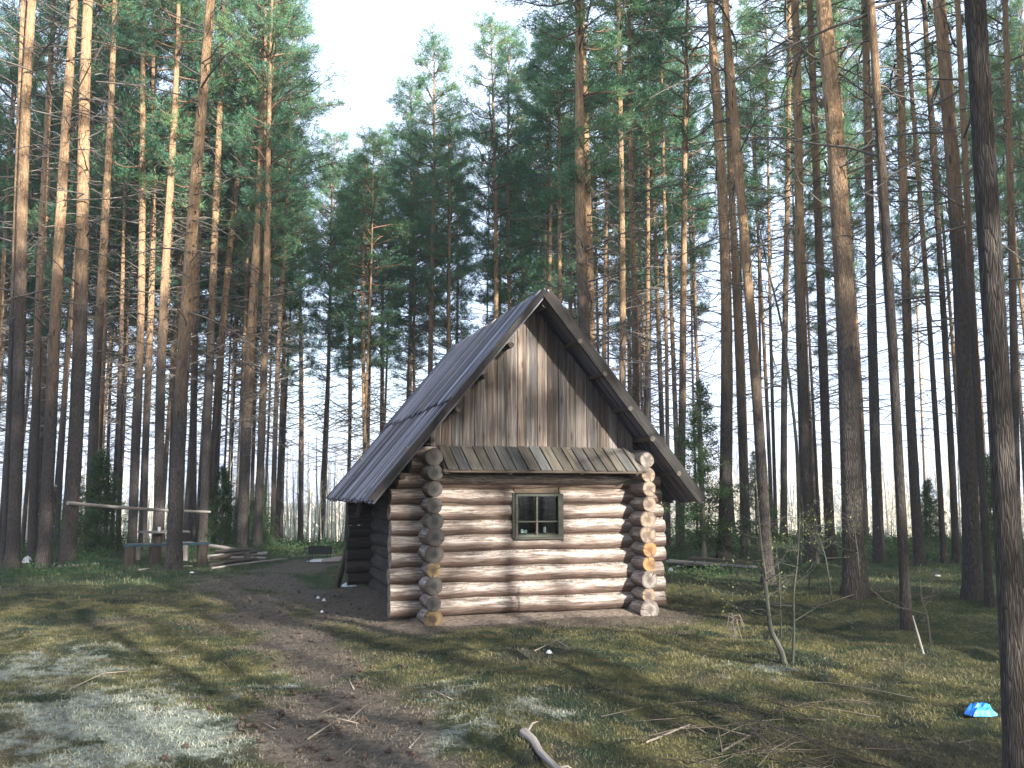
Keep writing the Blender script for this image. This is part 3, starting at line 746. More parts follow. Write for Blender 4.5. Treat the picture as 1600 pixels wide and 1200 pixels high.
# front wall with the window opening, and back wall
WU0, WU1, WZ0, WZ1 = 1.12, 1.735, 1.035, 1.59
def cross_wall(v, front):
    mb = MB()
    if front:
        mb.box(((WU0)/2, v, 1.07), (WU0-.02, .08, 1.84)); mb.box(((WU1+CW)/2, v, 1.07), (CW-WU1-.02, .08, 1.84))
        mb.box(((WU0+WU1)/2, v, (WZ0+.15)/2), (WU1-WU0-.02, .079, WZ0-.15)); mb.box(((WU0+WU1)/2, v, (WZ1+1.99)/2+.005), (WU1-WU0-.02, .079, 1.99-WZ1-.01))
        # dry moss hanging out of the seams
        T = []
        for k in range(1, 10):
            zz = .2+PITCHZ*k-PITCHZ/2+.005
            for q in range(150):
                uu = crng.uniform(.14, CW-.14)
                if WU0-.04 < uu < WU1+.04 and WZ0-.05 < zz < WZ1+.05: continue
                a = np.array([uu, v-.075-crng.uniform(0, .02), zz+crng.uniform(-.01, .015)]); l = crng.uniform(.012, .05)
                b = a+np.array([crng.uniform(-.03, .03), -crng.uniform(.0, .02), -l*.8+crng.uniform(-.01, .02)])
                T.append([a-(.003, 0, 0), a+(.003, 0, 0), b])
        mb.tris(np.array(T))
    else: mb.box((CW/2, v, 1.07), (CW-.1, .08, 1.84))
    wall = mb.build('wall', M['moss_caulk'], cab)
    for k in range(10):
        z = .206+PITCHZ*k; r = (.107 if k < 5 else .098)+crng.uniform(-.004, .004)
        lo = -.46; hi = CW+.40
        zt_ = z+r
        lim = APX-(APZ-.09-zt_)/SL
        lo = max(lo, lim); hi = min(hi, 2*APX-lim)
        lo += crng.uniform(-.015, .015); hi += crng.uniform(-.03, .02)
        tint = crng.uniform(.35, .65); r_off = .0
        if front and z+r > WZ0+.06 and z-r < WZ1-.02:
            log(wall, (lo, v, z), 'u', WU0-.015-lo, r, ('end_warm', None), tint)
            log(wall, (WU1+.015, v, z), 'u', hi-WU1-.015, r, (None, 'end_pale'), tint)
        else:
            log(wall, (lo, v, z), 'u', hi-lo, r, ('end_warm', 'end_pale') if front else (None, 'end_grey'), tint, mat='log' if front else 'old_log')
    return wall
cross_wall(0, True); cross_wall(CD, False)
# top plate seen under the gable
log(cab, (-.28, -.02, 2.10), 'u', CW+.5, .075, ('end_yellow', 'end_pale'), .6, 'top_plate')
log(cab, (-.28, CD, 2.10), 'u', CW+.5, .075, ('end_yellow', 'end_pale'), .6, 'top_plate')
# gables
def gable(v, nm='gable'):
    mb = MB(); u = -.10
    while u < CW+.10:
        wd = crng.uniform(.10, .165); u1 = min(u+wd, CW+.12)
        zt0 = roofz(u)-.075; zt1 = roofz(u1)-.075; ztm = None
        zb = 2.165+crng.uniform(-.012, .012); dv = crng.uniform(-.006, .006); g = .004
        if min(zt0, zt1) > zb+.02:
            a, b = u+g, u1-g
            us = [a, b]
            poly = [(a, zb), (b, zb), (b, roofz(b)-.075)]
            if a < APX < b: poly.append((APX, APZ-.075))
            poly.append((a, roofz(a)-.075))
            n = len(poly); off = crng.uniform(0, 60)
            V = [(p, v-.0125+dv, q) for p, q in poly]+[(p, v+.0125+dv, q) for p, q in poly]
            fs = [tuple(range(n)), tuple(range(2*n-1, n-1, -1))]+[(i, i+n, (i+1) % n+n, (i+1) % n) for i in range(n)]
            mb.add(V, fs, 0, crng.uniform(.1, .95), [(q[2]+off, q[0]+off, q[1]) for q in V])
        u = u1
    # backing so no light passes between the boards
    s = 1 if v < 1 else -1
    poly = [(-.05, 2.2), (CW+.05, 2.2), (APX, APZ-.12)]
    V = [(p, v+s*.03, q) for p, q in poly]+[(p, v+s*.045, q) for p, q in poly]
    mb.add(V, [(0, 1, 2), (5, 4, 3), (0, 3, 4, 1), (1, 4, 5, 2), (2, 5, 3, 0)], 1)
    mb.build(nm, [M['gable'], M['dark_wood']], cab)
gable(-.055); gable(CD+.055)
# roof slopes
def roof_course(side, s0, s1, lift, nm, th=.022, saw=False, parent=cab, wd=.118):
    """planks run down the slope from distance fraction s0 to s1"""
    mb = MB(); LS = math.hypot(HW, APZ-EZ); v = -OV
    ux = side*HW/LS; uz = -(APZ-EZ)/LS; nrm = np.array([-uz*side, 0, ux*side])
    if nrm[2] < 0: nrm = -nrm
    k = 0
    while v < RL-OV-.01:
        w_ = wd*crng.uniform(.7, 1.3); v1 = min(v+w_, RL-OV)
        e1 = s1*LS+crng.uniform(-.02, .02)*(1.2 if not saw else 2.2); e0 = s0*LS
        jl = crng.uniform(-.006, .012); lo = lift+jl
        base = np.array([APX, 0, APZ]); d = np.array([ux, 0, uz])
        vm = (v+v1)/2; tip = .06 if saw else .0
        pts = [(e0, v+.003), (e0, v1-.003), (e1-tip, v1-.003), (e1, vm), (e1-tip, v+.003)]
        off = crng.uniform(0, 60)
        top = [base+d*s+nrm*(lo+th)+np.array([0, q, 0]) for s, q in pts]; bot = [base+d*s+nrm*lo+np.array([0, q, 0]) for s, q in pts]
        n = 5; fs = [tuple(range(n))[::(1 if side < 0 else -1)], tuple(range(n, 2*n))[::(-1 if side < 0 else 1)]]+[((i+1) % n, i, i+n, (i+1) % n+n) if side < 0 else (i, (i+1) % n, (i+1) % n+n, i+n) for i in range(n)]
        tcs = [(s+off, q+off, 0) for s, q in pts]+[(s+off, q+off, th) for s, q in pts]
        mb.add(top+bot, fs, 0, crng.uniform(.0, 1.0), tcs)
        v = v1; k += 1
    return mb.build(nm, M['roof'], parent)
rl = roof_course(-1, .0, 1.0, .002, 'roof'); tag(rl, 'weathered grey plank slope facing left')
roof_course(-1, .50, .995, .030, 'lower_course', parent=rl, wd=.13)
roof_course(-1, -.012, .545, .062, 'upper_course', saw=True, parent=rl, wd=.11)
rrr = roof_course(1, .0, 1.0, .002, 'roof'); tag(rrr, 'dark plank slope facing right')
roof_course(1, -.012, .56, .032, 'upper_course', saw=True, parent=rrr, wd=.12)
roof_course(1, .52, .99, .030, 'lower_course', parent=rrr, wd=.13)
# dark barge boards closing the front edge of the roof
LS = math.hypot(HW, APZ-EZ)
for sd2, th, top, mt in ((1, .135, .075, 'black_wood'), (-1, .075, .093, 'black_wood')):
    mb = MB(); d = np.array([sd2*HW/LS, 0, -(APZ-EZ)/LS]); nr = np.array([sd2*(APZ-EZ)/LS, 0, HW/LS])
    b0 = np.array([APX, -OV-.014-(.004 if sd2 > 0 else 0), APZ])+nr*(top-th/2)
    mb.beam(b0-d*.02, b0+d*(LS-.01), .024, th, up=nr, tint=.4, rng=crng)
    mb.build('barge_board', M[mt], cab)
mb = MB(); mb.tube([(APX, -OV+.06, APZ-.11), (APX, RL-OV-.06, APZ-.11)], .05, 10, 0, .4, mcap=1, rng=crng); mb.build('ridge_beam', [M['dark_wood'], M['end_grey']], cab)
for sd2 in (1, -1):
    for fr in (.20, .355, .52, .665, .835):
        uu = APX+sd2*HW*fr; zz = roofz(uu)-(.06 if sd2 > 0 else .12); ln = -OV-crng.uniform(.035, .06)+(.2 if sd2 < 0 else 0)
        mb = MB(); r = crng.uniform(.030, .038)
        mb.tube([(uu, ln, zz), (uu, CD*.5, zz+.01), (uu, RL-OV-.1, zz)], r, 10, 0, .4, mcap=1, rng=crng)
        mb.build('purlin', [M['dark_wood'], M['end_pale'] if sd2 > 0 else M['dark_wood']], cab)  # left ends in dark wood, coloured as if in shade
# canopy over the window wall
mb = MB(); u = .10; k = 0
while u < CW-.16:
    wd = .148*crng.uniform(.9, 1.1); u1 = u+wd
    sh = .03*(u/CW)+.05
    a = np.array([(u+u1)/2, -.10, 2.185+crng.uniform(-.006, .006)]); b = np.array([(u+u1)/2+.045, -.475+crng.uniform(-.01, .01), 1.875])
    mb.beam(a, b, wd-.008, .02, up=(0, .2, 1), tint=crng.uniform(.15, .9), rng=crng); u = u1
cp = mb.build('canopy', M['canopy'], cab)
mb = MB(); mb.beam((.09, -.45, 1.865), (CW-.09, -.45, 1.865), .05, .035, tint=.2); mb.beam((.09, -.12, 2.14), (CW-.09, -.12, 2.14), .04, .05, tint=.2)
for uu in (.14, .95, 1.9, CW-.16): mb.beam((uu, -.10, 2.13), (uu, -.46, 1.84), .04, .04, tint=.2)
mb.build('bracket', M['dark_wood'], cp)
# window
mb = MB(); fv = -.075; fw = .034
mb.box((WU0+fw/2, fv, (WZ0+WZ1)/2), (fw, .10, WZ1-WZ0), m=0); mb.box((WU1-fw/2, fv, (WZ0+WZ1)/2), (fw, .10, WZ1-WZ0))
mb.box(((WU0+WU1)/2, fv, WZ1-fw/2), (WU1-WU0-2*fw, .096, fw)); mb.box(((WU0+WU1)/2, fv, WZ0+fw/2), (WU1-WU0-2*fw, .096, fw))
win = mb.build('window', M['frame'], cab)
mb = MB(); mx = (WU0+WU1)/2-.01; mz = WZ0+.20
mb.box((mx, fv-.01, (WZ0+WZ1)/2), (.024, .03, WZ1-WZ0-2*fw)); mb.box(((WU0+fw+mx-.012)/2, fv-.01, mz), (mx-.012-WU0-fw, .028, .016)); mb.box(((WU1-fw+mx+.012)/2, fv-.01, mz), (WU1-fw-mx-.012, .028, .016))
mb.build('mullion', M['frame'], win)
for a0, a1 in ((WU0+fw, mx-.012), (mx+.012, WU1-fw)):
    for b0, b1 in ((WZ0+fw, mz-.008), (mz+.008, WZ1-fw)):
        mb = MB(); mb.box(((a0+a1)/2, fv+.004, (b0+b1)/2), (a1-a0, .004, b1-b0)); mb.build('pane', M['glass'], win)
mb = MB(); mb.box(((WU0+WU1)/2, fv-.01, WZ0-.012), (WU1-WU0+.04, .13, .022)); mb.build('sill', M['frame'], win)
mb = MB(); mb.box((WU1+.022, fv-.03, (WZ0+WZ1)/2-.03), (.034, .02, WZ1-WZ0+.06), tint=.3); mb.box((WU0-.022, fv-.03, (WZ0+WZ1)/2), (.03, .02, WZ1-WZ0+.02), tint=.4); mb.build('casing', M['frame'], win)
# added white shapes standing in for reflections in the lower panes
for i, (uu, h_) in enumerate(((1.25, .05), (1.30, .04), (1.56, .075))):
    mb = MB(); mb.tube([(0, 0, 0), (0, 0, h_*.7), (0, 0, h_)], [.022, .022, .014], 10, 0, .5)
    p_ = Matrix.Translation((CO[0], CO[1], 0)) @ Matrix.Rotation(CY, 4, 'Z') @ Vector((uu, fv+.09, WZ0+.052))
    tag(mb.build('jar', M['plastic_white'], None, p_), ['small white jar on the inner sill, left in the lower left pane', 'small white jar on the inner sill, right in the lower left pane', 'taller white jar behind the lower right window pane'][i], 'jar')
mb = MB(); mb.box(((WU0+WU1)/2, .05, WZ0+.035), (WU1-WU0, .16, .03)); mb.build('inner_sill', M['dark_wood'], cab)
mb = MB(); mb.box((CW/2, 1.2, 1.2), (CW-.2, .03, 2.0)); mb.build('partition', M['old_log'], cab)  # added dark sheet so the room looks black through the panes
# floor boards inside keep the room closed and dark
mb = MB(); mb.box((CW/2, CD/2, .16), (CW-.15, CD-.15, .04)); mb.build('floor', M['dark_wood'], cab)

# leaning prop under the left eave
def cabw(u, v, z): return np.array([CO[0]+CU[0]*u+CV[0]*v, CO[1]+CU[1]*u+CV[1]*v, z])
b_ = G(523, 919); t_ = cabw(-.17, 3.45, 2.0)
mb = MB(); mb.tube([b_-(0, 0, .1), b_+(t_-b_)*.5+(.01, 0, 0), t_], [.055, .05, .042], 9, 0, .3, rng=crng)
tag(mb.build('prop_pole', M['dark_wood']), 'dark pole leaning from the ground up under the left eave', 'pole')

# ------------------------------------------------------------------ picnic place
def stump(h, r, parent, x, y, name='leg', mats=None):
    mb = MB(); mb.tube([(x, y, -.12), (x, y, h*.5), (x, y, h)], [r*1.06, r, r], 12, 0, .5, mcap=1, rj=.04, rng=crng); return mb.build(name, mats or [M['grey_wood'], M['end_grey']], parent)
a_ = G(193, 883); b2 = G(325, 883); ctr = (a_+b2)/2; ang = math.atan2(b2[1]-a_[1], b2[0]-a_[0]); Lb = np.linalg.norm(b2[:2]-a_[:2])
bench = thing('bench', 'low bench with worn blue green seat plank on log stumps', 'bench', tuple(ctr), (0, 0, ang))
mb = MB(); mb.box((0, 0, .445), (Lb, .26, .045), tint=.5, rng=crng); mb.build('seat', M['bench_paint'], bench)
for xx in (-Lb/2+.12, -Lb/2+.62, Lb/2-.14): stump(.421, .115, bench, xx, 0, mats=[M['dark_wood'], M['end_grey']])
tpos = at(258, 770, 20.9); tz = float(ground_h(tpos[0], tpos[1]))
tab = thing('picnic_table', 'small rough plank table behind the blue green bench', 'table', (tpos[0], tpos[1], tz), (0, 0, ang))
mb = MB()
for j in range(4): mb.box((crng.uniform(-.02, .02), (j-1.5)*.17, .69), (1.02, .16, .035), tint=crng.uniform(.2, .8), rng=crng)
mb.build('table_top', M['grey_wood'], tab)
for xx in (-.12, .28): stump(.672, .10, tab, xx, 0, mats=[M['dark_wood'], M['end_grey']])
q = at(257, 830, 20.8); mb = MB(); mb.tube([(0, 0, 0), (0, 0, .1)], [.03, .04], 12, 0, .5)
tag(mb.build('cup', M['plastic_white'], None, (tpos[0]-.02, tpos[1]-.2, tz+.708)), 'white cup standing on the picnic table', 'cup')
bb = at(255, 770, 22.0)
b2t = thing('bench', 'dark low bench in the shade behind the picnic table', 'bench', (bb[0], bb[1], float(ground_h(bb[0], bb[1]))), (0, 0, ang))
mb = MB(); mb.box((0, 0, .42), (1.5, .24, .045), rng=crng); mb.build('seat', M['grey_wood'], b2t)
for xx in (-.55, .55): stump(.396, .11, b2t, xx, 0)
# rail between trees
p0 = at(106, 786, 19.0); p1 = at(328, 800, 24.0)
mb = MB(); pts = [p0+(p1-p0)*t+np.array([0, 0, -.03*math.sin(t*3.14)]) for t in np.linspace(0, 1, 8)]
mb.tube(pts, list(np.linspace(.042, .034, 8)), 8, 0, .7, mcap=0, rj=.04, rng=crng)
tag(mb.build('rail', M['grey_wood']), 'long horizontal pole fixed between two pines above the bench', 'rail')
# heap of poles
PL = [((322, 868), (418, 866), .06, 'grey_wood'), ((330, 874), (400, 862), .05, 'dark_wood'), ((326, 862), (368, 850), .05, 'grey_wood'),
      ((330, 880), (410, 872), .045, 'dark_wood'), ((345, 872), (415, 876), .04, 'grey_wood'), ((338, 866), (392, 858), .05, 'dark_wood'), ((330, 884), (448, 872), .025, 'grey_wood')]
for i, (a, b, r, mt) in enumerate(PL):
    A = G(a[0], max(a[1], 866)+6); B = G(b[0], max(b[1], 866)+6)
    za = float(A[2])+r+.05*(i % 3)+(.16 if a[1] < 864 else 0); zb = float(B[2])+r+.05*((i+1) % 3)+(.16 if b[1] < 860 else 0)
    A[2] = za; B[2] = zb; mb = MB(); mid = (A+B)/2+np.array([0, 0, .01]); mb.tube([A, mid, B], [r, r*.95, r*.85], 9, 0, .5, mcap=1, rng=crng)
    tag(mb.build('timber_pole', [M[mt], M['end_pale']]), 'old pole lying in the loose heap right of the picnic bench', 'pole', 'poles heaped right of the picnic bench')
# chopping block in the heap
q = G(386, 880); mb = MB(); mb.tube([(0, 0, -.03), (0, 0, .1), (0, 0, .2), (0, 0, .23)], [.09, .085, .06, .02], 12, 0, .3, rj=.08, rng=crng)
tag(mb.build('stump', M['dark_wood'], None, (q[0], q[1], q[2])), 'small dark stump in front of the pole heap', 'stump')
# brazier
q = G(500, 877)
br_ = thing('brazier', 'black iron brazier box on thin legs over pale ash', 'brazier', tuple(q), (0, 0, R(-4)))
mb = MB(); L, Wd, H0, H1 = .52, .22, .17, .36
for sgn in (-1, 1): mb.beam((-L/2, sgn*Wd/2, (H0+H1)/2), (L/2, sgn*(Wd/2+.0), (H0+H1)/2), .008, H1-H0, tint=.5)
for sgn in (-1, 1): mb.box((sgn*(L/2-.004), 0, (H0+H1)/2), (.008, Wd-.01, H1-H0-.004))
mb.box((0, 0, H0+.006), (L-.02, Wd-.02, .008)); mb.build('fire_box', M['iron'], br_)
for sx in (-1, 1):
    for sy in (-1, 1):
        mb = MB(); mb.tube([(sx*(L/2-.05), sy*(Wd/2-.01), H0+.02), (sx*(L/2-.02), sy*(Wd/2+.02), -.05)], .010, 6, 0, .5); mb.build('leg', M['iron'], br_)
for sx in (-1, 1):
    mb = MB(); c_ = sx*(L/2+.0)
    mb.tube([(c_, -.09, .30), (c_+sx*.10, -.09, .31), (c_+sx*.12, -.07, .20), (c_+sx*.12, .07, .20), (c_+sx*.10, .09, .31), (c_, .09, .30)], .011, 6, 0, .5); mb.build('handle', M['iron'], br_)
mb = MB(); nr = 24; ring = [(math.cos(k/nr*6.283)*.28*crng.uniform(.8, 1.2), math.sin(k/nr*6.283)*.2*crng.uniform(.8, 1.2), -.01) for k in range(nr)]
rin = [(x*.5, y*.5, .045) for x, y, z in ring]
mb.add(ring+rin+[(0, 0, .06)], [(k, (k+1) % nr, (k+1) % nr+nr, k+nr) for k in range(nr)]+[(k+nr, (k+1) % nr+nr, 2*nr) for k in range(nr)], 0, .5, None, True)
tag(mb.build('ash_heap', M['ash'], None, tuple(q+np.array([0, 0, .01]))), 'pale heap of ash under the iron brazier', 'ash')
for i, (px, py, dx) in enumerate(((520, 878, .12), (526, 876, .1), (516, 881, .14))):
    qq = G(px, py); mb = MB(); mb.tube([(-.2, 0, .05), (.2, dx, .06)], .04, 8, 0, .5, mcap=1, rng=crng)
    tag(mb.build('firewood_log', [M['grey_wood'], M['end_pale']], None, tuple(qq)), 'short split log beside the iron brazier', 'firewood', 'firewood beside the brazier')
# planks on the right
for i, (a, b, z, mt, lb) in enumerate((((1045, 884), (1180, 888), .03, 'grey_wood', 'lower grey plank in the pile on the grass right of the cabin'), ((1080, 881), (1172, 885), .085, 'dark_wood', 'upper dark plank in the pile on the grass right of the cabin'), ((1070, 886), (1105, 887), .06, 'pale_wood', 'short pale board end on the left of the plank pile'))):
    A = G(*a); B = G(*b); zz = max(A[2], B[2])+z; A[2] = B[2] = zz; mb = MB(); mb.beam(A, B, .2, .045, tint=.5, rng=crng)
    tag(mb.build('plank', M[mt]), lb, 'plank')
for a, b, r, lb in (((90, 888), (155, 884), .035, 'thin fallen pole on the ground beside the rail tree'), ((215, 892), (300, 886), .02, 'thin stick on the ground below the bench')):
    A = G(*a); B = G(*b); A[2] += r; B[2] += r; mb = MB(); mb.tube([A, B], r, 7, 0, .5, rng=crng); tag(mb.build('fallen_pole', M['grey_wood']), lb, 'pole')

# ------------------------------------------------------------------ litter
def crumple(name, q, sx, sy, sz, mats, label, cat, seed, mfun=None):
    rs = np.random.RandomState(seed); n = 9; mb = MB(); xs = np.linspace(-1, 1, n); X, Y = np.meshgrid(xs, xs)
    e = 1-np.maximum(abs(X), abs(Y))**3
    Z = e*(.6+.4*rs.rand(n, n))*(1-.35*X*X); X2 = X+rs.uniform(-.10, .10, (n, n)); Y2 = Y+rs.uniform(-.12, .12, (n, n))
    rr = 1-.22*(abs(X*Y)); V = np.stack([X2*sx*rr, Y2*sy*rr, Z*sz], -1).reshape(-1, 3); f = []; mm = []
    for j in range(n-1):
        for i in range(n-1):
            a = j*n+i; f += [(a, a+1, a+n+1), (a, a+n+1, a+n)]; k = mfun(xs[i], xs[j]) if mfun else 0; mm += [k, k]
    V2 = V.copy(); V2[:, 2] -= .003+.02*sz
    f2 = [tuple(x+n*n for x in q_[::-1]) for q_ in f]
    bd = [i for i in range(n)]+[i*n+n-1 for i in range(1, n)]+[(n-1)*n+i for i in range(n-2, -1, -1)]+[i*n for i in range(n-2, 0, -1)]
    f3 = [(bd[k], bd[k]+n*n, bd[(k+1) % len(bd)]+n*n, bd[(k+1) % len(bd)]) for k in range(len(bd))]
    mb.add(np.vstack([V, V2]), f+f2+f3, mm+mm+[0]*len(f3))
    return tag(mb.build(name, mats, None, (q[0], q[1], q[2]+.012)), label, cat)
q = G(1533, 1118); o = crumple('plastic_bag', q, .115, .07, .085, [M['plastic_blue'], M['plastic_teal']], 'crumpled bright blue plastic bag on the moss at lower right', 'bag', 5, lambda x, y: 1 if x > .3 and y < .1 else 0); o.rotation_euler.z = R(8)
for i, (px, py, sx, sz, lb) in enumerate(((545, 917, .13, .08, 'crumpled white plastic at the foot of the leaning pole'), (42, 880, .12, .16, 'white rubbish lying at the far left between the pines'), (497, 936, .03, .04, 'tiny white scrap left of the pole foot'),
      (506, 940, .03, .04, 'tiny white scrap just right of another one near the pole foot'), (503, 958, .02, .03, 'smallest white scrap on the path edge left of the cabin'), (86, 884, .08, .05, 'white scrap between the third and fourth pines on the left'),
      (124, 884, .06, .05, 'white scrap right of the foot of the rail tree'), (1048, 893, .06, .08, 'pale scrap on the grass beside the right corner of the cabin'), (1465, 901, .05, .03, 'white scrap on the moss far right'), (858, 1022, .03, .03, 'white scrap on the grass in front of the cabin window'), (300, 896, .04, .03, 'pale scrap below the right end of the bench'), (1060, 886, .05, .05, 'pale scrap near the left end of the plank pile'))):
    crumple('litter', G(px, py), sx, sx*.7, sz, [M['plastic_white']], lb, 'litter', 20+i)

# ------------------------------------------------------------------ saplings, sticks, brushwood
def sapling(pxs, Yd, r0, label, seed, twigs=14, buds=60, name='sapling', mat='sapling_bark', ground=None):
    rng = random.Random(seed); rs = np.random.RandomState(seed); P = [at(x, y, Yd) for x, y in pxs]
    b = P[0].copy(); b[2] = float(ground_h(b[0], b[1])); P[0] = b-(0, 0, .05)
    # refine
    t = np.linspace(0, len(P)-1, len(P)*4); Pn = np.array([[np.interp(q, range(len(P)), [p_[k] for p_ in P]) for k in range(3)] for q in t])
    Pn[1:-1] = (Pn[:-2]+Pn[1:-1]*2+Pn[2:])/4
    o = b; t_ = thing(name, label, 'sapling', tuple(o)); mb = MB(); n = len(Pn)
    mb.tube(Pn-o, [max(.004, r0*(1-.85*k/(n-1))) for k in range(n)], 7, 0, .5, cap=False, rj=.06, rng=rng); mb.build('trunk', M[mat], t_)
    mb = MB(); tips = []
    for i in range(twigs):
        k = int(n*.3+(n*.7-2)*(i+rng.random()*.9)/twigs); a = rng.uniform(0, 6.28); L = rng.uniform(.25, .6)*(1.2-k/n)+.1
        d = np.array([math.cos(a), math.sin(a)*.6, rng.uniform(.1, .9)]); d /= np.linalg.norm(d); p0 = Pn[k]-o
        pts = [p0, p0+d*L*.5+np.array([0, 0, -.03]), p0+d*L]; mb.tube(pts, [.006, .004, .002], 3, 0, .5, cap=False, rng=rng)
        for j in range(4):
            q0 = pts[0]+(pts[2]-pts[0])*rng.uniform(.3, 1); e = d+np.array([rng.uniform(-.8, .8) for _ in range(3)]); e /= np.linalg.norm(e); q1 = q0+e*L*.35
            mb.tube([q0, q1], [.003, .0015], 3, 0, .5, cap=False, rng=rng); tips.append(q1); tips.append(q0)
    mb.build('twigs', M[mat], t_)
    if buds and tips:
        T = np.array([tips[rng.randrange(len(tips))] for _ in range(buds)])+rs.normal(0, .02, (buds, 3)); mb = MB()
        D = rs.normal(0, 1, (buds, 3)); D /= np.linalg.norm(D, axis=1)[:, None]
        mb.tris(tuft_tris(rs, T, D, np.full(buds, .03), .014, 2), 0, rs.rand(buds*2)); mb.build('foliage', M['bud'], t_)
    return t_
sapling([(1226, 1034), (1222, 1018), (1204, 985), (1199, 940), (1194, 890), (1188, 840), (1184, 790), (1180, 745)], 8.5, .030, 'crooked sapling with bent foot right of the cabin', 1, 22, 40)
sapling([(1222, 1030), (1220, 960), (1217, 890), (1212, 850)], 8.6, .009, 'thin dark shoot beside the bent foot of the sapling', 2, 6, 0)
sapling([(1238, 1034), (1241, 985), (1240, 930), (1247, 870), (1250, 800)], 8.5, .014, 'thin dead stem right of the crooked sapling', 3, 10, 30)
sapling([(1250, 880), (1246, 700), (1225, 520), (1195, 400), (1182, 330)], 19, .045, 'thin bare tree leaning left behind the crooked sapling', 4, 20, 0)
sapling([(1300, 905), (1290, 870), (1278, 835), (1272, 800)], 13, .014, 'small budding bush left of the widest dark trunk', 6, 16, 120, name='bush')
sapling([(1262, 900), (1268, 860), (1262, 820), (1255, 790)], 14, .012, 'twiggy budding bush between sapling and widest trunk', 7, 14, 90, name='bush')
sapling([(1345, 915), (1340, 860), (1330, 800), (1322, 745)], 12.5, .010, 'slender budding shoot in front of the widest dark trunk', 8, 12, 60)
sapling([(1455, 1000), (1450, 965), (1440, 935), (1438, 905)], 9.5, .010, 'pale thin stick standing right of the slender dark pine', 9, 4, 0, mat='stick')
def stick(pts, r, mt, label, name='fallen_branch', sides=7, twigs=0, seed=0, cat='branch', group=None):
    rng = random.Random(seed); mb = MB(); P = [np.asarray(p_, float) for p_ in pts]; n = len(P)
    mb.tube(P, list(np.linspace(r, r*.6, n)), sides, 0, .6, rj=.08, rng=rng)
    for i in range(twigs):
        k = rng.randint(0, n-2); q0 = P[k]+(P[k+1]-P[k])*rng.random(); e = np.array([rng.uniform(-1, 1), rng.uniform(-1, 1), rng.uniform(-.1, .5)]); L = rng.uniform(.1, .4)
        mb.tube([q0, q0+e*L*.5, q0+e*L+np.array([0, 0, -.05])], [r*.35, r*.25, r*.1], 4, 0, .6, cap=False, rng=rng)
    return tag(mb.build(name, M[mt]), label, cat, group)
stick([at(1443, 1022, 8.85), at(1434, 990, 8.9), at(1426, 962, 9.0)],   .011, 'grey_wood', 'pale barkless stick leaning on the slender dark pine', cat='stick', name='stick')
A = G(818, 1152); B = G(845, 1185); C_ = G(905, 1245)
for v_ in (A, B, C_): v_[2] += .03
stick([A, (A+B)/2+(.01, 0, .01), B, C_], .030, 'grey_wood', 'thick grey fallen branch at the bottom centre of the clearing', twigs=3, seed=3)
q = G(1146, 1003); mb = MB(); mb.tube([(0, 0, -.03), (0, 0, .3)], [.005, .003], 5, 0, .3); rg = random.Random(4)
sd_t = thing('dead_seedling', 'small dry brown seedling with drooping twigs right of the cabin corner', 'seedling', tuple(q)); o = mb.build('trunk', M['stick'], sd_t); mb = MB()
for k in range(22):
    a = rg.uniform(0, 6.28); z = rg.uniform(.10, .3); L = rg.uniform(.05, .14); mb.tube([(0, 0, z), (math.cos(a)*L*.6, math.sin(a)*L*.6, z+.02), (math.cos(a)*L, math.sin(a)*L, z-.1)], [.004, .003, .0015], 4, 0, .9, cap=False)
mb.build('twigs', M['stick'], sd_t)
# brushwood heap, lower right
rg = random.Random(8); mb = MB(); ctr = G(1240, 1165)
for i in range(70):
    c0 = G(rg.gauss(1230, 95), rg.uniform(1110, 1290)) if i > 30 else G(rg.uniform(1030, 1420), rg.uniform(1080, 1250))
    a = rg.gauss(2.7, .8) if rg.random() < .5 else rg.uniform(0, 3.14); L = rg.uniform(.25, 1.1); e = np.array([math.cos(a), math.sin(a), 0]); zz = rg.uniform(.01, .14)
    bend = rg.uniform(-.12, .12); per = np.array([-e[1], e[0], 0])
    pts = [c0-e*L/2+(0, 0, zz*.3), c0-e*L*.15+per*bend*.6+(0, 0, zz), c0+e*L*.2+per*bend+(0, 0, zz*1.1), c0+e*L/2+(0, 0, zz*rg.uniform(.2, 1.6))]
    r = rg.uniform(.0015, .005)
    mb.tube(pts, [r, r*.9, r*.7, r*.35], 4, 0 if rg.random() < .93 else 1, rg.random(), cap=False, rng=rg)
    for k in range(rg.randint(1, 4)):
        p0 = pts[1]+(pts[3]-pts[1])*rg.random(); f = e*.7+per*rg.uniform(-.9, .9)+np.array([0, 0, rg.uniform(-.1, .3)]); l = rg.uniform(.08, .3)
        mb.tube([p0, p0+f*l], [r*.5, r*.2], 3, 0, rg.random(), cap=False, rng=rg)
tag(mb.build('brushwood_heap', [M['dark_twig'], M['stick']]), 'tangled heap of dry twigs lying at the lower right', 'brushwood')
for i, (pp, r, lb) in enumerate((((( 1130, 1178), (1200, 1150), (1260, 1170), (1310, 1195)), .008, 'long pale twig arching over the brushwood heap'), (((1010, 1165), (1080, 1148), (1120, 1160)), .007, 'pale twig left of the brushwood heap'),
        (((110, 1080), (160, 1065), (200, 1052)), .006, 'thin dark twig across the pale lichen at left'), (((480, 1160), (530, 1140), (560, 1135)), .006, 'thin twig on the brown trail'),
        (((835, 1020), (870, 1012), (890, 1016)), .006, 'small pale twig in front of the cabin window'), (((1275, 950), (1340, 935), (1400, 925)), .010, 'thin fallen stick before the widest dark trunk'))):
    P = [G(*q_) for q_ in pp]
    for k, v_ in enumerate(P): v_[2] += .02+(.05 if 0 < k < len(P)-1 else 0)
    stick(P, r, 'dark_twig' if i in (0, 5) else 'stick', lb, 'twig', 5, 4, i, 'twig')
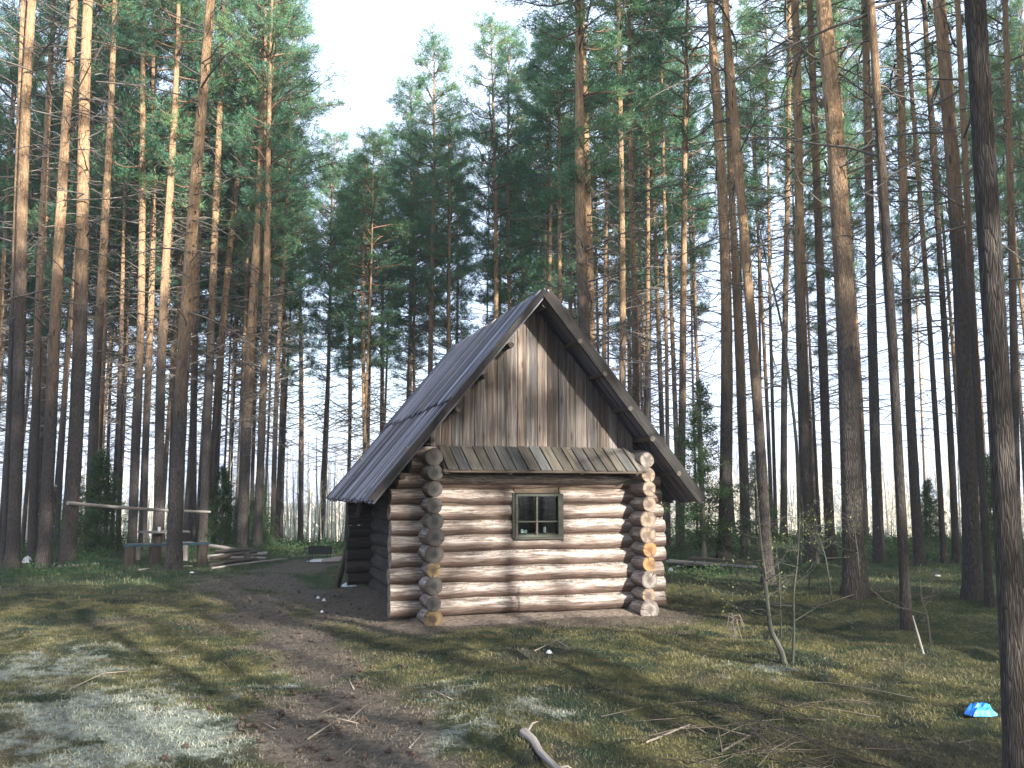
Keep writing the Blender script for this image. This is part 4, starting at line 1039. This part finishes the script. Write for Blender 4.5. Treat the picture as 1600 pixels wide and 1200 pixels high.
# pine cones on the trail
def cone_mesh():
    mb = MB(); rg = random.Random(2); mb.tube([(-.026, 0, .014), (-.014, 0, .015), (0, 0, .016), (.014, 0, .015), (.026, 0, .014)], [.004, .014, .017, .013, .003], 8, 0, .5)
    for k in range(26):
        a = rg.uniform(0, 6.28); x = rg.uniform(-.02, .02); r = .016; c = np.array([x, math.cos(a)*r, .015+math.sin(a)*r]); d = np.array([.5, math.cos(a), math.sin(a)])*.009
        s = np.array([0, -math.sin(a), math.cos(a)])*.006; mb.add([c-s, c+s, c+d], [(0, 1, 2)])
    return mb.mesh('pine_cone', M['cone'])
cm = cone_mesh(); rg = random.Random(14); cc = 0
while cc < 150:
    px = rg.gauss(430, 120); py = rg.uniform(888, 1190)**1.0
    if rg.random() < .35: px = rg.gauss(520, 120)
    q = G(px, py)
    pm = float(masks(q[0], q[1])[0])
    if pm < .25 and rg.random() < .75 or px < 20 or px > 700: continue
    if cab_dist(q[0], q[1]) < .6: continue
    o = link('pine_cone', cm, None, (q[0], q[1], q[2]+.002), (0, 0, rg.uniform(0, 6)), (rg.uniform(.7, 1.0),)*3); tag(o, 'small dark pine cone lying on the brown trail', 'pine cone', 'pine cones on the trail'); cc += 1

# ------------------------------------------------------------------ ground cover (uncountable)
def blades(name, n, pxr, dr, h, wd, seed, label, cat, keep, mat='blades', lean=.6, tmax=1.0):
    rs = np.random.RandomState(seed)
    u = rs.rand(n); Yd = np.sqrt(dr[0]**2+u*(dr[1]**2-dr[0]**2)); px = rs.uniform(pxr[0], pxr[1], n); x = (px-800)/F_PX*Yd; y = Yd
    pa, li, sa, gn = masks(x, y); k = (rs.rand(n) < keep(pa, li, sa, gn, x, y)) & (cab_dist(x, y) > .25); x, y, pa = x[k], y[k], pa[k]; n = len(x)
    z = ground_h(x, y); P = np.stack([x, y, z-.004], -1); hh = h*rs.uniform(.4, 1.5, n); a = rs.uniform(0, 6.283, n)
    d = np.stack([np.cos(a)*lean*rs.rand(n), np.sin(a)*lean*rs.rand(n), np.ones(n)], -1); d /= np.linalg.norm(d, axis=1)[:, None]
    b = rs.uniform(0, 6.283, n); s = np.stack([np.cos(b), np.sin(b), 0*b], -1)*(wd*rs.uniform(.6, 1.4, n))[:, None]
    T = np.stack([P-s/2, P+s/2, P+d*hh[:, None]], 1); mb = MB(); mb.tris(T, 0, rs.rand(n)*tmax)
    me = mb.mesh(name, M[mat]); V = T.reshape(-1, 3)
    if mat == 'blades': ground_attrs(me, V[:, 0], V[:, 1])
    o = link(name, me); tag(o, label, cat, kind='stuff'); return o
blades('moss', 260000, (-100, 1700), (3.8, 13.5), .028, .010, 1, 'short mixed moss and lichen covering the clearing', 'moss', lambda p, l, s, g, x, y: np.clip(1.0-.93*p-.9*s, 0, 1), lean=1.6)
blades('grass', 34000, (-150, 1750), (4, 20), .055, .006, 2, 'sparse short grass and heather on the clearing', 'grass', lambda p, l, s, g, x, y: np.clip(.25+.9*g+.5*(fbm(x*.8, y*.8, 3, 3)-.4)-.8*p-s, 0, 1)*(.4+.6*sstep(.45, .6, fbm(x*2.2, y*2.2, 8, 2))), lean=.9)
blades('far_grass', 60000, (-150, 1750), (13, 36), .07, .018, 3, 'dull grass and moss under the far pines', 'grass', lambda p, l, s, g, x, y: np.clip(.9-.85*p, 0, 1), lean=1.0)
# bilberry like undergrowth
rs = np.random.RandomState(6); n = 5200
Yd = rs.uniform(17, 42, n); px = rs.uniform(-150, 1750, n); x = (px-800)/F_PX*Yd; y = Yd; dens = fbm(x*.35, y*.35, 41, 3)
pa, li, sa, gn = masks(x, y); k = (dens > .46-.05*(Yd > 24)) & (pa < .3) & (cab_dist(x, y) > .8) & ~((px > 180) & (px < 620) & (Yd < 23)); x, y = x[k], y[k]; n = len(x)
hgt = .10+.30*rs.rand(n)*np.clip((np.hypot(x, y)-15)/10, .3, 1)
P = np.stack([x, y, ground_h(x, y)+hgt*.35], -1); mb = MB(); K = 22
D = np.tile([0, 0, 1.0], (n, 1)); Pp = np.repeat(P, K, 0)+rs.normal(0, 1, (n*K, 3))*np.stack([np.full(n*K, .16), np.full(n*K, .16), np.repeat(hgt*.35, K)], -1)
D = rs.normal(0, 1, (n*K, 3)); D[:, 2] = abs(D[:, 2]); D /= np.linalg.norm(D, axis=1)[:, None]; S = np.cross(D, rs.normal(0, 1, (n*K, 3))); S /= np.linalg.norm(S, axis=1)[:, None]
T = np.stack([Pp-S*.018, Pp+S*.018, Pp+D*.06], 1); mb.tris(T, 0, np.clip(np.repeat(rs.rand(n), K)*.6+rs.rand(n*K)*.4, 0, 1))
tag(mb.build('undergrowth', M['bilberry']), 'low green undergrowth at the feet of the far pines', 'undergrowth', kind='stuff')
# needle litter and small sticks on bare soil
rs = np.random.RandomState(9); n = 26000; Yd = np.sqrt(rs.uniform(3.6**2, 15**2, n)); px = rs.uniform(-100, 1700, n); x = (px-800)/F_PX*Yd; y = Yd
pa, li, sa, gn = masks(x, y); k = (rs.rand(n) < .25+.75*pa) & (cab_dist(x, y) > .3); x, y = x[k], y[k]; n = len(x); a = rs.uniform(0, 6.28, n); L = rs.uniform(.02, .07, n)*(1+3*(rs.rand(n) < .03)); wd = np.where(L > .1, .007, .0035)
P = np.stack([x, y, ground_h(x, y)+.006], -1); d = np.stack([np.cos(a), np.sin(a), rs.uniform(-.05, .25, n)], -1)*L[:, None]; s = np.stack([-np.sin(a), np.cos(a), 0*a], -1)*wd[:, None]
mb = MB(); mb.tris(np.stack([P-s, P+s, P+d], 1), 0, rs.rand(n)); tag(mb.build('needle_litter', M['stick']), 'fallen needles and bits of twig strewn over the soil', 'litter', kind='stuff')

# ------------------------------------------------------------------ bare thicket beyond the forest edge
def thicket(name, n, dr, hr, seed, r0, label, budn=0):
    rng = random.Random(seed); rs = np.random.RandomState(seed); T = []; tn = []
    for i in range(n):
        Yd = rng.uniform(*dr); px = rng.uniform(-350, 1950); x = (px-800)/F_PX*Yd; z = float(ground_h(x, Yd))-.1; h = rng.uniform(*hr); t0 = rng.random()
        p = np.array([x, Yd, z]); l = np.array([rng.uniform(-.08, .08), rng.uniform(-.08, .08), 1]); r = r0*rng.uniform(.5, 1.3)
        side = np.array([1, 0, 0]); top = p+l*h; mid = p+l*h*.5+np.array([rng.uniform(-.12, .12), 0, 0])
        for (s_a) in (np.array([1.0, 0, 0]), np.array([.5, .87, 0]), np.array([-.5, .87, 0])):
            T += [[p-s_a*r, p+s_a*r, mid+s_a*r*.7], [p-s_a*r, mid+s_a*r*.7, mid-s_a*r*.7], [mid-s_a*r*.7, mid+s_a*r*.7, top]]; tn += [t0]*3
        for k in range(int(h*4.5)):
            f = rng.uniform(.15, 1); q = p+(mid-p)*(f*2) if f < .5 else mid+(top-mid)*(f*2-1)
            a = rng.uniform(0, 6.28); L = rng.uniform(.3, 1.1)*(1.25-f); d = np.array([math.cos(a), math.sin(a), rng.uniform(.4, 1.4)])*L
            sd_ = np.cross(d, rs.normal(0, 1, 3)); sd_ /= np.linalg.norm(sd_)+1e-9; w2 = r0*.30
            T.append([q-sd_*w2, q+sd_*w2, q+d]); tn.append(t0)
            for j in range(2):
                q2 = q+d*rng.uniform(.3, .9); d2 = d*.4+rs.normal(0, .18, 3); T.append([q2-sd_*w2*.6, q2+sd_*w2*.6, q2+d2]); tn.append(t0)
    mb = MB(); V = np.array(T); mb.tris(V, 0, np.array(tn), (V.reshape(-1, 3)*.2))
    return tag(mb.build(name, M['pale_stem']), label, 'thicket', kind='stuff')
thicket('far_thicket', 550, (80, 112), (6, 11), 13, .10, 'pale bare wood far beyond the field edge')
thicket('thicket', 850, (50, 78), (3.5, 7.5), 11, .055, 'pale bare thicket beyond the edge of the pine wood')
thicket('bare_scrub', 160, (30, 48), (2, 6), 12, .022, 'thin bare scrub stems among the far pines')

# ------------------------------------------------------------------ haze
HAZE = 0.0012
if HAZE:
    mb = MB(); mb.box((0, 9, 10.5), (930, 930, 31)); hz = mb.build('haze', None or M['ash']); hz.data.materials.clear()
    m = bpy.data.materials.new('haze'); m.use_nodes = True; n = m.node_tree; n.nodes.clear()
    o = n.nodes.new('ShaderNodeOutputMaterial'); v = n.nodes.new('ShaderNodeVolumePrincipled'); v.inputs['Color'].default_value = (.9, .93, 1, 1); v.inputs['Density'].default_value = HAZE; v.inputs['Anisotropy'].default_value = .3
    n.links.new(v.outputs[0], o.inputs['Volume']); hz.data.materials.append(m); tag(hz, kind='stuff', label='thin pale haze hanging in the pine wood')
